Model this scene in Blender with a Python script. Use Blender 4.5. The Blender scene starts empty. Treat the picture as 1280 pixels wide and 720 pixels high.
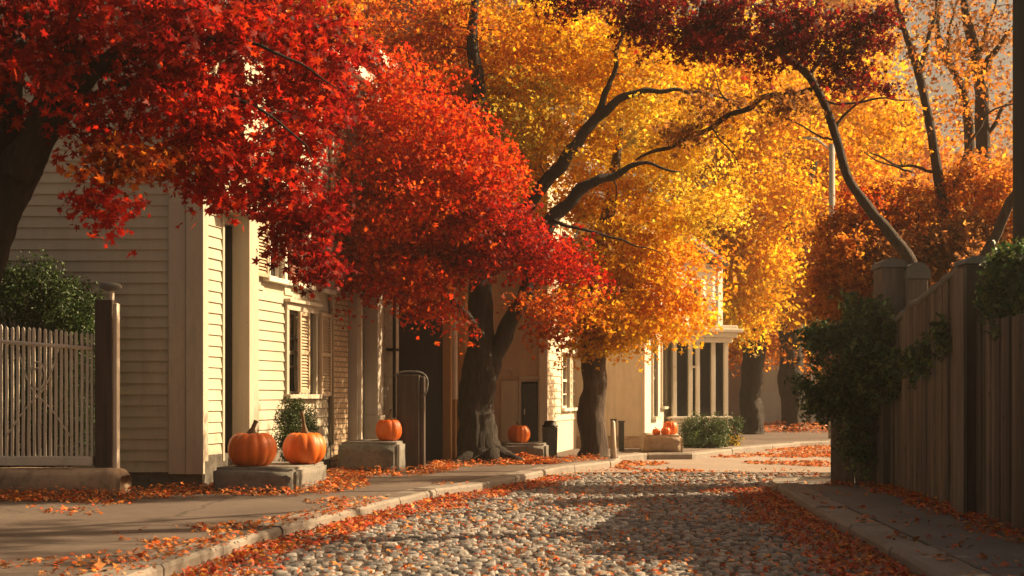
import bpy, math, random
import numpy as np
from mathutils import Vector, Matrix, noise as mnoise

random.seed(7)
RNG = np.random.default_rng(7)
C = bpy.context.scene.collection
F = 1778.0      # focal length in photo pixels, used only to read distances off the ground plane
HOR = 495.0
SW = 0.09       # height of the pavements above the street

def G(px, py, z=SW):
    """point of the level z that the photo shows at px,py"""
    D = F * (1 - z) / (py - HOR)
    return Vector(((px - 640) / F * D, D, z))

def W(px, py, D):
    return Vector(((px - 640) / F * D, D, 1 - (py - HOR) * D / F))

# ------------------------------------------------------------------ tags
def tag(o, label=None, cat=None, group=None, kind=None):
    if label: o['label'] = label
    if cat: o['category'] = cat
    if group: o['group'] = group
    if kind: o['kind'] = kind
    return o

def thing(name, label, cat, loc=(0, 0, 0), group=None):
    o = bpy.data.objects.new(name, None); C.objects.link(o)
    o.location = loc; o.empty_display_size = .2
    return tag(o, label, cat, group)

def link(name, me, mat, parent=None):
    o = bpy.data.objects.new(name, me)
    if mat: me.materials.append(mat)
    C.objects.link(o)
    if parent:
        o.parent = parent
        w = parent.location.copy(); p = parent.parent
        while p: w += p.location; p = p.parent
        o.location = -w
    return o

class MB:
    """collects faces in world space, becomes ONE mesh"""
    def __init__(s): s.v = []; s.f = []; s.c = []; s.cc = None
    def add(s, vs, fs, col=None):
        n = len(s.v); s.v += [tuple(x) for x in vs]; s.f += [tuple(i + n for i in f) for f in fs]
        if col is not None: s.c += [col] * len(vs); s.cc = True
    def box(s, x0, x1, y0, y1, z0, z1, fr=None, col=None):
        v = [(x, y, z) for z in (z0, z1) for y in (y0, y1) for x in (x0, x1)]
        if fr: v = [fr(*p) for p in v]
        s.add(v, [(0, 2, 3, 1), (4, 5, 7, 6), (0, 1, 5, 4), (1, 3, 7, 5), (3, 2, 6, 7), (2, 0, 4, 6)], col)
    def quad(s, a, b, c, d): s.add([a, b, c, d], [(0, 1, 2, 3)])
    def tube(s, pts, rad, n=8, rough=0.0, cap=True):
        pts = [Vector(p) for p in pts]
        if isinstance(rad, (int, float)): rad = [rad] * len(pts)
        t0 = (pts[1] - pts[0]).normalized()
        a = t0.orthogonal().normalized()
        vs = []; fs = []; m = len(pts)
        for i, p in enumerate(pts):
            t = (pts[min(i + 1, m - 1)] - pts[max(i - 1, 0)]).normalized()
            a = (a - t * a.dot(t)).normalized(); b = t.cross(a)
            for k in range(n):
                th = 2 * math.pi * k / n
                d = a * math.cos(th) + b * math.sin(th); r = rad[i]
                if rough:
                    q = p + d * r
                    r *= 1 + rough * (mnoise.noise(Vector((q.x * 6, q.y * 6, q.z * 1.3))) + .6 * mnoise.noise(Vector((q.x * 24, q.y * 24, q.z * 4))))
                vs.append(p + d * r)
        for i in range(m - 1):
            for k in range(n):
                fs.append((i * n + k, i * n + (k + 1) % n, (i + 1) * n + (k + 1) % n, (i + 1) * n + k))
        if cap: fs += [tuple(range(n))[::-1], tuple((m - 1) * n + k for k in range(n))]
        s.add(vs, fs)
    def lathe(s, c, prof, n=20, fr=None):
        vs = []; fs = []; m = len(prof)
        for r, z in prof:
            for k in range(n):
                th = 2 * math.pi * k / n
                vs.append((c[0] + r * math.cos(th), c[1] + r * math.sin(th), c[2] + z))
        for i in range(m - 1):
            for k in range(n):
                fs.append((i * n + k, i * n + (k + 1) % n, (i + 1) * n + (k + 1) % n, (i + 1) * n + k))
        fs += [tuple(range(n))[::-1], tuple((m - 1) * n + k for k in range(n))]
        s.add(vs, fs)
    def build(s, name, mat, parent=None, smooth=False, bevel=0, seg=2):
        me = bpy.data.meshes.new(name); me.from_pydata(s.v, [], s.f)
        if s.cc:
            at = me.attributes.new('col', 'FLOAT_COLOR', 'POINT')
            at.data.foreach_set('color', np.array([(*c, 1) for c in s.c], dtype='f4').ravel())
        if smooth: me.polygons.foreach_set('use_smooth', [True] * len(me.polygons))
        me.update()
        o = link(name, me, mat, parent)
        if bevel:
            m = o.modifiers.new('b', 'BEVEL'); m.width = bevel; m.segments = seg; m.limit_method = 'ANGLE'
        return o

# ------------------------------------------------------------------ materials
class NT:
    def __init__(s, name):
        s.m = bpy.data.materials.new(name); s.m.use_nodes = True
        s.t = s.m.node_tree; s.n = s.t.nodes; s.b = s.n['Principled BSDF']; s.out = s.n['Material Output']
        s.co = s.n.new('ShaderNodeTexCoord').outputs['Object']
    def l(s, a, b): s.t.links.new(a, b)
    def map(s, sc):
        m = s.n.new('ShaderNodeMapping'); m.inputs['Scale'].default_value = sc if hasattr(sc, '__len__') else (sc,) * 3
        s.l(s.co, m.inputs['Vector']); return m.outputs[0]
    def noise(s, sc, det=5, rough=.6, vec=None):
        n = s.n.new('ShaderNodeTexNoise'); n.inputs['Scale'].default_value = 1; n.inputs['Detail'].default_value = det
        n.inputs['Roughness'].default_value = rough
        s.l(s.map(sc), n.inputs['Vector']); return n.outputs['Fac']
    def ramp(s, fac, stops):
        r = s.n.new('ShaderNodeValToRGB'); e = r.color_ramp.elements
        while len(e) < len(stops): e.new(.5)
        for i, (p, c) in enumerate(stops):
            e[i].position = p; e[i].color = (*c, 1) if hasattr(c, '__len__') else (c, c, c, 1)
        s.l(fac, r.inputs[0]); return r.outputs[0]
    def mix(s, a, b, fac, mode='MIX'):
        m = s.n.new('ShaderNodeMix'); m.data_type = 'RGBA'; m.blend_type = mode
        for i, x in ((0, fac), (6, a), (7, b)):
            if isinstance(x, (int, float)): m.inputs[i].default_value = x
            elif isinstance(x, tuple): m.inputs[i].default_value = (*x, 1)
            else: s.l(x, m.inputs[i])
        return m.outputs[2]
    def bump(s, h, st, dist=.01):
        b = s.n.new('ShaderNodeBump'); b.inputs['Strength'].default_value = st; b.inputs['Distance'].default_value = dist
        s.l(h, b.inputs['Height']); s.l(b.outputs[0], s.b.inputs['Normal'])
    def attr(s, name='col'):
        a = s.n.new('ShaderNodeAttribute'); a.attribute_name = name; return a.outputs['Color']
    def col(s, c):
        if isinstance(c, tuple): s.b.inputs['Base Color'].default_value = (*c, 1)
        else: s.l(c, s.b.inputs['Base Color'])
    def set(s, **k):
        for a, v in k.items(): s.b.inputs[a.replace('_', ' ')].default_value = v

def paint(name, c, dirt=.5, rough=.55, chips=False):
    m = NT(name)
    n1 = m.noise((1.2, 1.2, .5), 6); n2 = m.noise((14, 14, 5), 4)
    dk = tuple(x * dirt for x in c)
    base = m.mix(c, dk, m.ramp(n1, [(.42, 0.0), (.8, .75)]))
    base = m.mix(base, tuple(x * .86 for x in c), m.ramp(n2, [(.4, 0.0), (.7, 1.0)]))
    base = m.mix(base, tuple(x * .62 for x in c), m.ramp(m.noise((9, 9, .5), 6, .7), [(.5, 0.0), (.75, .6)]))
    base = m.mix(base, (c[0] * .45, c[1] * .42, c[2] * .38), m.ramp(m.noise((45, 45, 30), 3), [(.66, 0.0), (.72, .7)]))
    m.col(base); m.set(Roughness=rough); m.bump(n2, .35, .006); return m.m

def stone(name, a, b, sc=6, rough=.85, bs=.6, dist=.02, spot=None):
    m = NT(name)
    n1 = m.noise(sc * .35, 6); n2 = m.noise(sc * 4, 8, .7)
    base = m.mix(a, b, m.ramp(n1, [(.3, 0.0), (.7, 1.0)]))
    base = m.mix(base, tuple(x * .45 for x in a), m.ramp(n2, [(.5, 0.0), (.75, .9)]))
    if spot: base = m.mix(base, spot, m.ramp(m.noise(sc * .8, 3), [(.55, 0.0), (.68, .7)]))
    m.col(base); m.set(Roughness=rough); m.bump(n2, bs, dist); return m.m

def leafmat(name, trans=.5, gloss=.35):
    m = NT(name); c = m.attr()
    n = m.noise(30, 2); c2 = m.mix(c, (0, 0, 0), m.ramp(n, [(.45, 0.0), (.8, .35)]))
    m.col(c2); m.set(Roughness=.55); m.b.inputs['Specular IOR Level'].default_value = gloss
    t = m.n.new('ShaderNodeBsdfTranslucent'); m.l(c2, t.inputs[0])
    mx = m.n.new('ShaderNodeMixShader'); mx.inputs[0].default_value = trans
    m.l(m.b.outputs[0], mx.inputs[1]); m.l(t.outputs[0], mx.inputs[2]); m.l(mx.outputs[0], m.out.inputs[0])
    return m.m

def boardmat():
    mt = wood('old_fence_boards', (.20, .155, .125), (.055, .042, .033), .85)
    t = mt.node_tree; n = t.nodes; bs = n['Principled BSDF']; src = bs.inputs['Base Color'].links[0].from_socket
    at = n.new('ShaderNodeAttribute'); at.attribute_name = 'col'; mx = n.new('ShaderNodeMix'); mx.data_type = 'RGBA'; mx.blend_type = 'MULTIPLY'; mx.inputs[0].default_value = 1
    co = n.new('ShaderNodeTexCoord'); mp = n.new('ShaderNodeMapping'); mp.inputs['Scale'].default_value = (7, 7, 3.2); v = n.new('ShaderNodeTexVoronoi'); v.inputs['Scale'].default_value = 1
    t.links.new(co.outputs['Object'], mp.inputs[0]); t.links.new(mp.outputs[0], v.inputs['Vector'])
    r = n.new('ShaderNodeValToRGB'); r.color_ramp.elements[0].position = .05; r.color_ramp.elements[0].color = (1, 1, 1, 1); r.color_ramp.elements[1].position = .12; r.color_ramp.elements[1].color = (0, 0, 0, 1)
    t.links.new(v.outputs['Distance'], r.inputs[0]); m2 = n.new('ShaderNodeMix'); m2.data_type = 'RGBA'; m2.inputs[7].default_value = (.025, .016, .012, 1)
    t.links.new(src, mx.inputs[6]); t.links.new(at.outputs['Color'], mx.inputs[7]); t.links.new(mx.outputs[2], m2.inputs[6]); t.links.new(r.outputs[0], m2.inputs[0])
    t.links.new(m2.outputs[2], bs.inputs['Base Color']); return mt

def cracked(name, a, b):
    mt = stone(name, a, b, 2.5, .9, .35, .01)
    t = mt.node_tree; n = t.nodes; bs = n['Principled BSDF']; src = bs.inputs['Base Color'].links[0].from_socket
    co = n.new('ShaderNodeTexCoord'); nz = n.new('ShaderNodeTexNoise'); nz.inputs['Scale'].default_value = 2.2; nz.inputs['Detail'].default_value = 5
    ad = n.new('ShaderNodeVectorMath'); ad.operation = 'MULTIPLY_ADD'; ad.inputs[1].default_value = (.35, .35, 0)
    t.links.new(co.outputs['Object'], nz.inputs['Vector']); t.links.new(nz.outputs['Color'], ad.inputs[0]); t.links.new(co.outputs['Object'], ad.inputs[2])
    v = n.new('ShaderNodeTexVoronoi'); v.feature = 'DISTANCE_TO_EDGE'; v.inputs['Scale'].default_value = .42; t.links.new(ad.outputs[0], v.inputs['Vector'])
    r = n.new('ShaderNodeValToRGB'); r.color_ramp.elements[0].position = .001; r.color_ramp.elements[0].color = (.75, .75, .75, 1); r.color_ramp.elements[1].position = .007; r.color_ramp.elements[1].color = (0, 0, 0, 1)
    t.links.new(v.outputs['Distance'], r.inputs[0]); mx = n.new('ShaderNodeMix'); mx.data_type = 'RGBA'; mx.inputs[7].default_value = (.03, .022, .016, 1)
    t.links.new(r.outputs[0], mx.inputs[0]); t.links.new(src, mx.inputs[6]); t.links.new(mx.outputs[2], bs.inputs['Base Color']); return mt

def wood(name, a, b, rough=.8):
    m = NT(name)
    g = m.noise((22, 22, 1.3), 7, .65); s = m.noise((2.2, 2.2, .9), 5)
    base = m.mix(a, b, m.ramp(g, [(.32, 0.0), (.68, 1.0)]))
    base = m.mix(base, tuple(x * .4 for x in a), m.ramp(s, [(.45, 0.0), (.72, .85)]))
    m.col(base); m.set(Roughness=rough); m.bump(g, .7, .012); return m.m

def bark(name, a, b):
    m = NT(name)
    g = m.noise((26, 26, 4.5), 8, .7); s = m.noise((3, 3, 1), 5)
    base = m.mix(a, b, m.ramp(g, [(.35, 0.0), (.7, 1.0)]))
    base = m.mix(base, (a[0] * .7, a[1] * 1.2, a[2] * .7), m.ramp(s, [(.5, 0.0), (.75, .6)]))
    m.col(base); m.set(Roughness=.9); m.bump(g, 1.0, .05); return m.m

def simple(name, c, rough=.5, metal=0):
    m = NT(name); n = m.noise(20, 4)
    m.col(m.mix(c, tuple(x * .6 for x in c), m.ramp(n, [(.4, 0.0), (.8, 1.0)]))); m.set(Roughness=rough, Metallic=metal); return m.m

M = dict(
    cream=paint('cream_siding', (.56, .50, .38)),
    trim=paint('cream_trim', (.56, .50, .39), .6),
    trimdk=paint('tan_trim', (.42, .34, .24), .6),
    grey=paint('grey_siding', (.42, .38, .31)),
    greytrim=paint('pale_grey_trim', (.55, .5, .42), .6),
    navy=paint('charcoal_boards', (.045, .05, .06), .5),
    tan=paint('tan_siding', (.58, .47, .34)),
    stucco=paint('warm_stucco', (.70, .61, .47), .75, .8),
    white=paint('white_paint', (.78, .72, .6), .7),
    picket=paint('picket_paint', (.80, .72, .60), .7),
    orangewood=paint('ochre_boards', (.46, .26, .11), .5),
    dark=simple('dark_recess_shade', (.012, .01, .009), .6),
    door=simple('dark_door', (.05, .055, .06), .45),
    shutter=paint('red_brown_shutter', (.22, .07, .035), .6),
    shutterpale=paint('pale_shutter', (.55, .42, .28), .6),
    brown=paint('brown_wall', (.25, .15, .10), .6, .9),
    roof=stone('grey_roof', (.13, .14, .15), (.2, .2, .2), 8),
    found=stone('foundation_stone', (.10, .09, .075), (.22, .19, .15), 5),
    granite=stone('granite_block', (.50, .37, .25), (.34, .25, .165), 4, spot=(.12, .1, .07)),
    step=stone('step_stone', (.16, .15, .13), (.27, .24, .2), 4, .85, .7, .02, spot=(.09, .09, .07)),
    kerb=stone('kerb_stone', (.30, .26, .22), (.2, .17, .14), 4, .8, .6, .02),
    walk=cracked('pavement_concrete', (.15, .112, .088), (.09, .064, .05)),
    slab=stone('slab_stone', (.19, .18, .17), (.13, .12, .115), 3, .8, .35, .01),
    road=stone('pale_road', (.34, .28, .23), (.24, .19, .155), 1.6, .9, .4, .01),
    mortar=stone('sett_joints', (.06, .045, .035), (.1, .07, .05), 12, .95),
    soil=stone('soil', (.08, .055, .035), (.12, .09, .05), 3, .95),
    board=boardmat(),
    fence=wood('weathered_boards', (.23, .185, .15), (.09, .07, .056)),
    fencedk=wood('dark_post_wood', (.10, .068, .05), (.045, .03, .024)),
    stonecap=stone('cap_stone', (.2, .2, .19), (.13, .13, .12), 8),
    barkdk=bark('dark_bark', (.018, .013, .01), (.05, .036, .026)),
    bark=bark('brown_bark', (.05, .034, .024), (.12, .08, .055)),
    iron=simple('iron', (.03, .028, .026), .5, .6),
    polewood=simple('grey_pole', (.45, .4, .34), .8),
    darkpole=wood('tarred_pole', (.03, .028, .022), (.015, .014, .012)),
    leaf=leafmat('maple_leaf', .74), litter=leafmat('fallen_leaf', .15), green=leafmat('evergreen_leaf', .3, .5),
    stem=simple('pumpkin_stem', (.16, .10, .045), .8),
    binm=simple('bin_metal', (.09, .095, .09), .5, .3),
)
def mk():
    m = NT('window_glass'); m.col((.02, .02, .022)); m.set(Roughness=.06); m.b.inputs['Specular IOR Level'].default_value = .8
    n = m.noise(1.5, 2); m.bump(n, .15, .02); M['glass'] = m.m
    m = NT('sett_stone'); c = m.attr(); n2 = m.noise(60, 6, .7); n1 = m.noise(12, 5)
    c = m.mix(c, (.05, .035, .025), m.ramp(n1, [(.45, 0.0), (.8, .6)]))
    c = m.mix(c, (.02, .016, .012), m.ramp(n2, [(.52, 0.0), (.8, .6)])); m.col(c)
    m.l(m.ramp(n1, [(.3, .42), (.7, .75)]), m.b.inputs['Roughness']); m.bump(n2, .5, .008); M['sett'] = m.m
    m = NT('pumpkin_skin'); n1 = m.noise(5, 4); n2 = m.noise(40, 5)
    c = m.mix((.64, .11, .006), (.74, .15, .008), m.ramp(n1, [(.35, 0.0), (.7, 1.0)]))
    c = m.mix(c, (.38, .05, .004), m.ramp(n2, [(.55, 0.0), (.8, .7)])); c = m.mix(c, (.55, .26, .07), m.ramp(m.noise((9, 9, 14), 6, .7), [(.62, 0.0), (.75, .35)])); oi = m.n.new('ShaderNodeObjectInfo'); c = m.mix(c, (.74, .17, .010), m.ramp(oi.outputs['Random'], [(0, 0.0), (1, .6)])); m.col(c); m.set(Roughness=.48)
    m.bump(n2, .25, .006); M['pumpkin'] = m.m
    m = NT('brick_strip'); br = m.n.new('ShaderNodeTexBrick'); m.l(m.co, br.inputs[0])
    mp = m.n.new('ShaderNodeMapping'); mp.inputs['Rotation'].default_value = (math.pi / 2, 0, math.radians(-11)); m.l(m.co, mp.inputs[0])
    cb = m.n.new('ShaderNodeVectorMath'); cb.operation = 'MULTIPLY'; cb.inputs[1].default_value = (1, 1, 1)
    sx = m.n.new('ShaderNodeSeparateXYZ'); m.l(m.co, sx.inputs[0]); cx = m.n.new('ShaderNodeCombineXYZ')
    m.l(sx.outputs['Y'], cx.inputs['X']); m.l(sx.outputs['Z'], cx.inputs['Y']); m.l(cx.outputs[0], br.inputs[0])
    br.inputs['Scale'].default_value = 1; br.inputs['Brick Width'].default_value = .16; br.inputs['Row Height'].default_value = .065
    br.inputs['Mortar Size'].default_value = .008
    br.inputs['Color1'].default_value = (.56, .42, .27, 1); br.inputs['Color2'].default_value = (.42, .29, .18, 1); br.inputs['Mortar'].default_value = (.22, .17, .12, 1)
    m.l(br.outputs['Color'], m.b.inputs['Base Color']); m.set(Roughness=.9)
    iv = m.n.new('ShaderNodeInvert'); m.l(br.outputs['Fac'], iv.inputs['Color']); m.bump(iv.outputs[0], 1, .015); M['brick'] = m.m
mk()

# ------------------------------------------------------------------ leaves
def star():
    ang = [-90, -62, -22, 2, 38, 62, 90, 118, 142, 178, 202, 242]
    rad = [.12, .34, .58, .34, .92, .42, 1.0, .42, .92, .34, .58, .34]
    v = [(0, -.05, .0)] + [(r * math.cos(math.radians(a)), r * math.sin(math.radians(a)), -.22 * r * r) for a, r in zip(ang, rad)]
    f = [(0, 1 + i, 1 + (i + 1) % 12) for i in range(12)]
    return np.array(v), np.array(f)
TPL = {
    'maple': star(),
    'lite': (np.array([(0, -.55, 0), (.8, .05, -.12), (.28, .2, .04), (0, 1, -.15), (-.28, .2, .04), (-.8, .05, -.12)]),
             np.array([(0, 1, 2), (0, 2, 3), (0, 3, 4), (0, 4, 5)])),
    'oval': (np.array([(0, -.6, 0), (.36, 0, .1), (0, .7, -.05), (-.36, 0, .1)]), np.array([(0, 1, 2), (0, 2, 3)])),
}
def leaves(name, mat, parent, pos, nrm, size, col, kind='lite'):
    tv, tf = TPL[kind]; N = len(pos); k = len(tv)
    nrm = nrm / np.linalg.norm(nrm, axis=1, keepdims=True)
    r = RNG.normal(size=(N, 3)); t = np.cross(nrm, r); t /= np.linalg.norm(t, axis=1, keepdims=True) + 1e-9
    b = np.cross(nrm, t)
    curl = RNG.uniform(.3, 2.2, (N, 1, 1))
    v = (tv[None, :, 0:1] * t[:, None] + tv[None, :, 1:2] * b[:, None] + tv[None, :, 2:3] * curl * nrm[:, None]) * size[:, None, None] + pos[:, None]
    fc = (tf[None] + (np.arange(N) * k)[:, None, None]).reshape(-1, 3)
    me = bpy.data.meshes.new(name)
    me.vertices.add(N * k); me.vertices.foreach_set('co', v.astype('f4').ravel())
    me.loops.add(fc.size); me.loops.foreach_set('vertex_index', fc.astype('i4').ravel())
    me.polygons.add(len(fc)); me.polygons.foreach_set('loop_start', np.arange(0, fc.size, 3, dtype='i4'))
    me.polygons.foreach_set('loop_total', np.full(len(fc), 3, dtype='i4'))
    at = me.attributes.new('col', 'FLOAT_COLOR', 'POINT')
    cc = np.ones((N, k, 4), dtype='f4'); cc[:, :, :3] = col[:, None]
    at.data.foreach_set('color', cc.ravel())
    me.update(calc_edges=True); me.validate()
    return link(name, me, mat, parent)

PAL = dict(
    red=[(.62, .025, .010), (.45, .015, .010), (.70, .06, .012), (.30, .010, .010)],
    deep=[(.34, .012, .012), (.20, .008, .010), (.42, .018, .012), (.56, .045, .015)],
    maroon=[(.17, .010, .014), (.10, .008, .012), (.28, .014, .014), (.12, .02, .01)],
    fire=[(.80, .055, .010), (.72, .10, .012), (.60, .03, .010), (.85, .16, .015)],
    ember=[(.75, .16, .015), (.62, .08, .012), (.80, .26, .02), (.45, .09, .02)],
    orange=[(.92, .34, .015), (.93, .42, .02), (.86, .27, .015), (.94, .48, .03)],
    gold=[(.94, .52, .022), (.93, .44, .018), (.95, .58, .035), (.90, .38, .018)],
    yellow=[(.95, .66, .06), (.94, .58, .04), (.95, .72, .10), (.92, .51, .03)],
    olive=[(.72, .56, .07), (.85, .55, .04), (.60, .48, .08), (.88, .45, .03)],
    rust=[(.80, .27, .03), (.68, .20, .03), (.88, .38, .035), (.50, .20, .04)],
    brown=[(.42, .19, .06), (.55, .20, .05), (.30, .13, .045), (.62, .28, .06)],
    green=[(.045, .09, .02), (.065, .125, .026), (.03, .06, .016), (.11, .16, .04)],
    ivy=[(.05, .11, .028), (.07, .16, .04), (.035, .075, .02), (.16, .21, .05)],
    litter=[(.30, .14, .06), (.75, .20, .035), (.82, .30, .05), (.62, .11, .025), (.66, .30, .10), (.80, .16, .025), (.42, .16, .06)],
    litterred=[(.78, .34, .05), (.28, .10, .05), (.68, .08, .02), (.78, .15, .025), (.55, .05, .018), (.75, .22, .045), (.4, .09, .035)],
)
def palcol(pal, n, clump=None):
    p = np.array(PAL[pal]); c = p[RNG.integers(0, len(p), n)]
    return np.clip(c * RNG.uniform(.7, 1.2, (n, 1)), 0, .95)

def crown_leaves(blobs, size, per, flat=.38, droop=.4, cr=.4, up=.5):
    """blobs: (px,py,D,rpx,rpy,rdepth,nclumps,palette). Returns clump centres and leaf arrays"""
    cs = []; P = []; N = []; S = []; K = []
    for (px, py, D, rx, ry, rd, nc, pal) in blobs:
        c = np.array(W(px, py, D)); R = np.array([rx * D / F, rd, ry * D / F])
        u = RNG.normal(size=(nc, 3)); u /= np.linalg.norm(u, axis=1, keepdims=True)
        u *= RNG.uniform(.25, 1, (nc, 1)) ** (1 / 2.2)
        cc = c + u * R
        for q in cc:
            r = cr * random.uniform(.6, 1.35); n = int(per * (r / cr) ** 2 * random.uniform(.75, 1.25))
            g = RNG.normal(size=(n, 3)); g /= np.maximum(np.linalg.norm(g, axis=1, keepdims=True), .3)
            g *= RNG.uniform(0, 1, (n, 1)) ** .5
            tilt = RNG.normal(size=2) * .35
            p = g * r; p[:, 2] = p[:, 2] * flat + p[:, 0] * tilt[0] + p[:, 1] * tilt[1] - droop * (g[:, 0] ** 2 + g[:, 1] ** 2) * r * .5
            P.append(q + p)
            nn = RNG.normal(size=(n, 3)) * .75 + np.array([tilt[0] * -.6, tilt[1] * -.6, up]) + g * .35
            N.append(nn); S.append(size * np.clip(RNG.lognormal(-.05, .32, n), .4, 1.7))
            K.append(palcol(pal, n) * random.choice((.7, .85, .98, 1.05, 1.12)))
            cs.append(q)
    return np.array(cs), np.concatenate(P), np.concatenate(N), np.concatenate(S), np.clip(np.concatenate(K), 0, .95)

def smoothpts(pts, k=4):
    """Catmull-Rom through (x,y,z,r)"""
    p = [np.array(q, float) for q in pts]; p = [2 * p[0] - p[1]] + p + [2 * p[-1] - p[-2]]
    out = []
    for i in range(1, len(p) - 2):
        for j in range(k):
            t = j / k
            out.append(.5 * ((2 * p[i]) + (-p[i - 1] + p[i + 1]) * t + (2 * p[i - 1] - 5 * p[i] + 4 * p[i + 1] - p[i + 2]) * t * t + (-p[i - 1] + 3 * p[i] - 3 * p[i + 1] + p[i + 2]) * t ** 3))
    out.append(p[-2]); return np.array(out)

def tree(name, label, cat, limbs, blobs, size, per, mat, barkm, kind='lite', group=None, cr=.4, twig=.012, flat=.38, droop=.4, up=.5, twigs=True):
    """limbs: list of polylines of (x,y,z,r); the first one is the trunk from the ground"""
    b0 = Vector(limbs[0][0][:3]); root = thing(name, label, cat, (b0.x, b0.y, b0.z), group)
    tb = MB(); nodes = []
    for i, L in enumerate(limbs):
        s = smoothpts(L, 14 if i < 1 else 6)
        w = s.copy()
        for j in range(2, len(w) - 1):
            w[j, :3] += np.array(mnoise.noise_vector(Vector(w[j, :3] * 2.1))) * w[j, 3] * .28 + np.array(mnoise.noise_vector(Vector(w[j, :3] * 3.7 + 5))) * (.05 if w[0, 3] < .2 and i else 0)
        tb.tube([Vector(q[:3]) for q in w], [max(q[3], .004) for q in w], 34 if w[0, 3] > .15 else (12 if w[0, 3] > .06 else 7), .2)
        nodes += [tuple(q) for q in w]
    if blobs:
        cs, P, N, S, K = crown_leaves(blobs, size, per, flat, droop, cr, up)
        if twigs:
            nd = np.array(nodes)
            # only the upper half of the trunk carries branches
            ok = nd[:, 2] > b0.z + .45 * (nd[:, 2].max() - b0.z) * .6; nd = nd[ok]
            order = np.argsort([np.min(np.linalg.norm(nd[:, :3] - c, axis=1)) for c in cs])
            for i in order:
                c = cs[i]; d = np.linalg.norm(nd[:, :3] - c, axis=1) + np.maximum(0, nd[:, 2] - c[2]) * .6
                j = int(np.argmin(d)); a = nd[j]; L = np.linalg.norm(a[:3] - c)
                if L < .05: continue
                r0 = min(a[3] * .7, twig * (1 + L * .8)); n = max(3, min(7, int(L / .25) + 2))
                pts = []
                side = RNG.normal(size=3) * .09 * L
                for k in range(n + 1):
                    t = k / n
                    q = a[:3] * (1 - t) + c * t + side * math.sin(math.pi * t) + np.array([0, 0, .12 * L * math.sin(math.pi * t)])
                    q += RNG.normal(size=3) * .02 * L * (0 < k < n)
                    pts.append(np.append(q, r0 * (1 - .7 * t)))
                tb.tube([Vector(q[:3]) for q in pts], [q[3] for q in pts], 5, cap=False)
                nd = np.vstack([nd, pts[1:]])
                # twiglets
                for _ in range(2):
                    e = c + RNG.normal(size=3) * cr * .6 * np.array([1, 1, .4])
                    tb.tube([Vector(c), Vector((c + e) / 2 + RNG.normal(size=3) * .02), Vector(e)], [r0 * .3, r0 * .22, r0 * .1], 3, cap=False)
        leaves('crown', mat, root, P, N, S, K, kind)
    tb.build('trunk', barkm, root, smooth=True)
    return root

# ------------------------------------------------------------------ wall helpers
class Fr:
    """a vertical wall frame: s along, n outward, z up"""
    def __init__(s, A, B):
        s.A = Vector((A[0], A[1], 0)); d = Vector((B[0] - A[0], B[1] - A[1], 0)); s.L = d.length
        s.d = d.normalized(); s.n = Vector((s.d.y, -s.d.x, 0))
    def __call__(s, a, n, z): return s.A + s.d * a + s.n * n + Vector((0, 0, z))
    def at(s, px):
        """distance along the wall where the photo column px meets it"""
        u = (px - 640) / F
        return (u * s.A.y - s.A.x) / (s.d.x - u * s.d.y)
    def zy(s, a, py):
        D = s.A.y + s.d.y * a
        return 1 - (py - HOR) * D / F

def siding(mb, fr, s0, s1, z0, z1, pitch=.105, holes=(), proud=.02):
    z = z0; i = 0
    while z < z1 - .01:
        zt = min(z + pitch, z1)
        iv = [(s0, s1)]
        for (a, b, c, d) in holes:
            if zt > c + .001 and z < d - .001:
                nv = []
                for (p, q) in iv:
                    if b <= p or a >= q: nv.append((p, q))
                    else:
                        if a > p: nv.append((p, a))
                        if b < q: nv.append((b, q))
                iv = nv
        for (p, q) in iv:
            # butt joints now and then
            cuts = [p]; x = p + random.uniform(1.2, 3.2)
            while x < q - .4: cuts.append(x); x += random.uniform(1.8, 3.4)
            cuts.append(q)
            for k in range(len(cuts) - 1):
                a, b = cuts[k], cuts[k + 1] - (.003 if k < len(cuts) - 2 else 0)
                w1, w2 = random.uniform(-.003, .003), random.uniform(-.003, .003)
                pr = proud + random.uniform(-.002, .003)
                v = [fr(a, 0.001, z + w1), fr(b, 0.001, z + w2), fr(a, pr, z + w1), fr(b, pr, z + w2),
                     fr(a, .003, zt + .004), fr(b, .003, zt + .004)]
                mb.add(v, [(0, 1, 3, 2), (2, 3, 5, 4), (0, 2, 4), (1, 5, 3)])
        z += pitch; i += 1

def backing(mb, fr, s0, s1, z0, z1, holes=(), th=.12, rec=.0):
    """solid wall with openings"""
    xs = sorted(set([s0, s1] + [h[0] for h in holes] + [h[1] for h in holes])); xs = [x for x in xs if s0 <= x <= s1]
    zs = sorted(set([z0, z1] + [h[2] for h in holes] + [h[3] for h in holes])); zs = [z for z in zs if z0 <= z <= z1]
    for a, b in zip(xs, xs[1:]):
        run = None
        for c, d in list(zip(zs, zs[1:])) + [(None, None)]:
            solid = c is not None and not any(h[0] < (a + b) / 2 < h[1] and h[2] < (c + d) / 2 < h[3] for h in holes)
            if solid: run = (run[0], d) if run else (c, d)
            elif run:
                mb.box(a, b, -th, 0, run[0], run[1], fr); run = None

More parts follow.
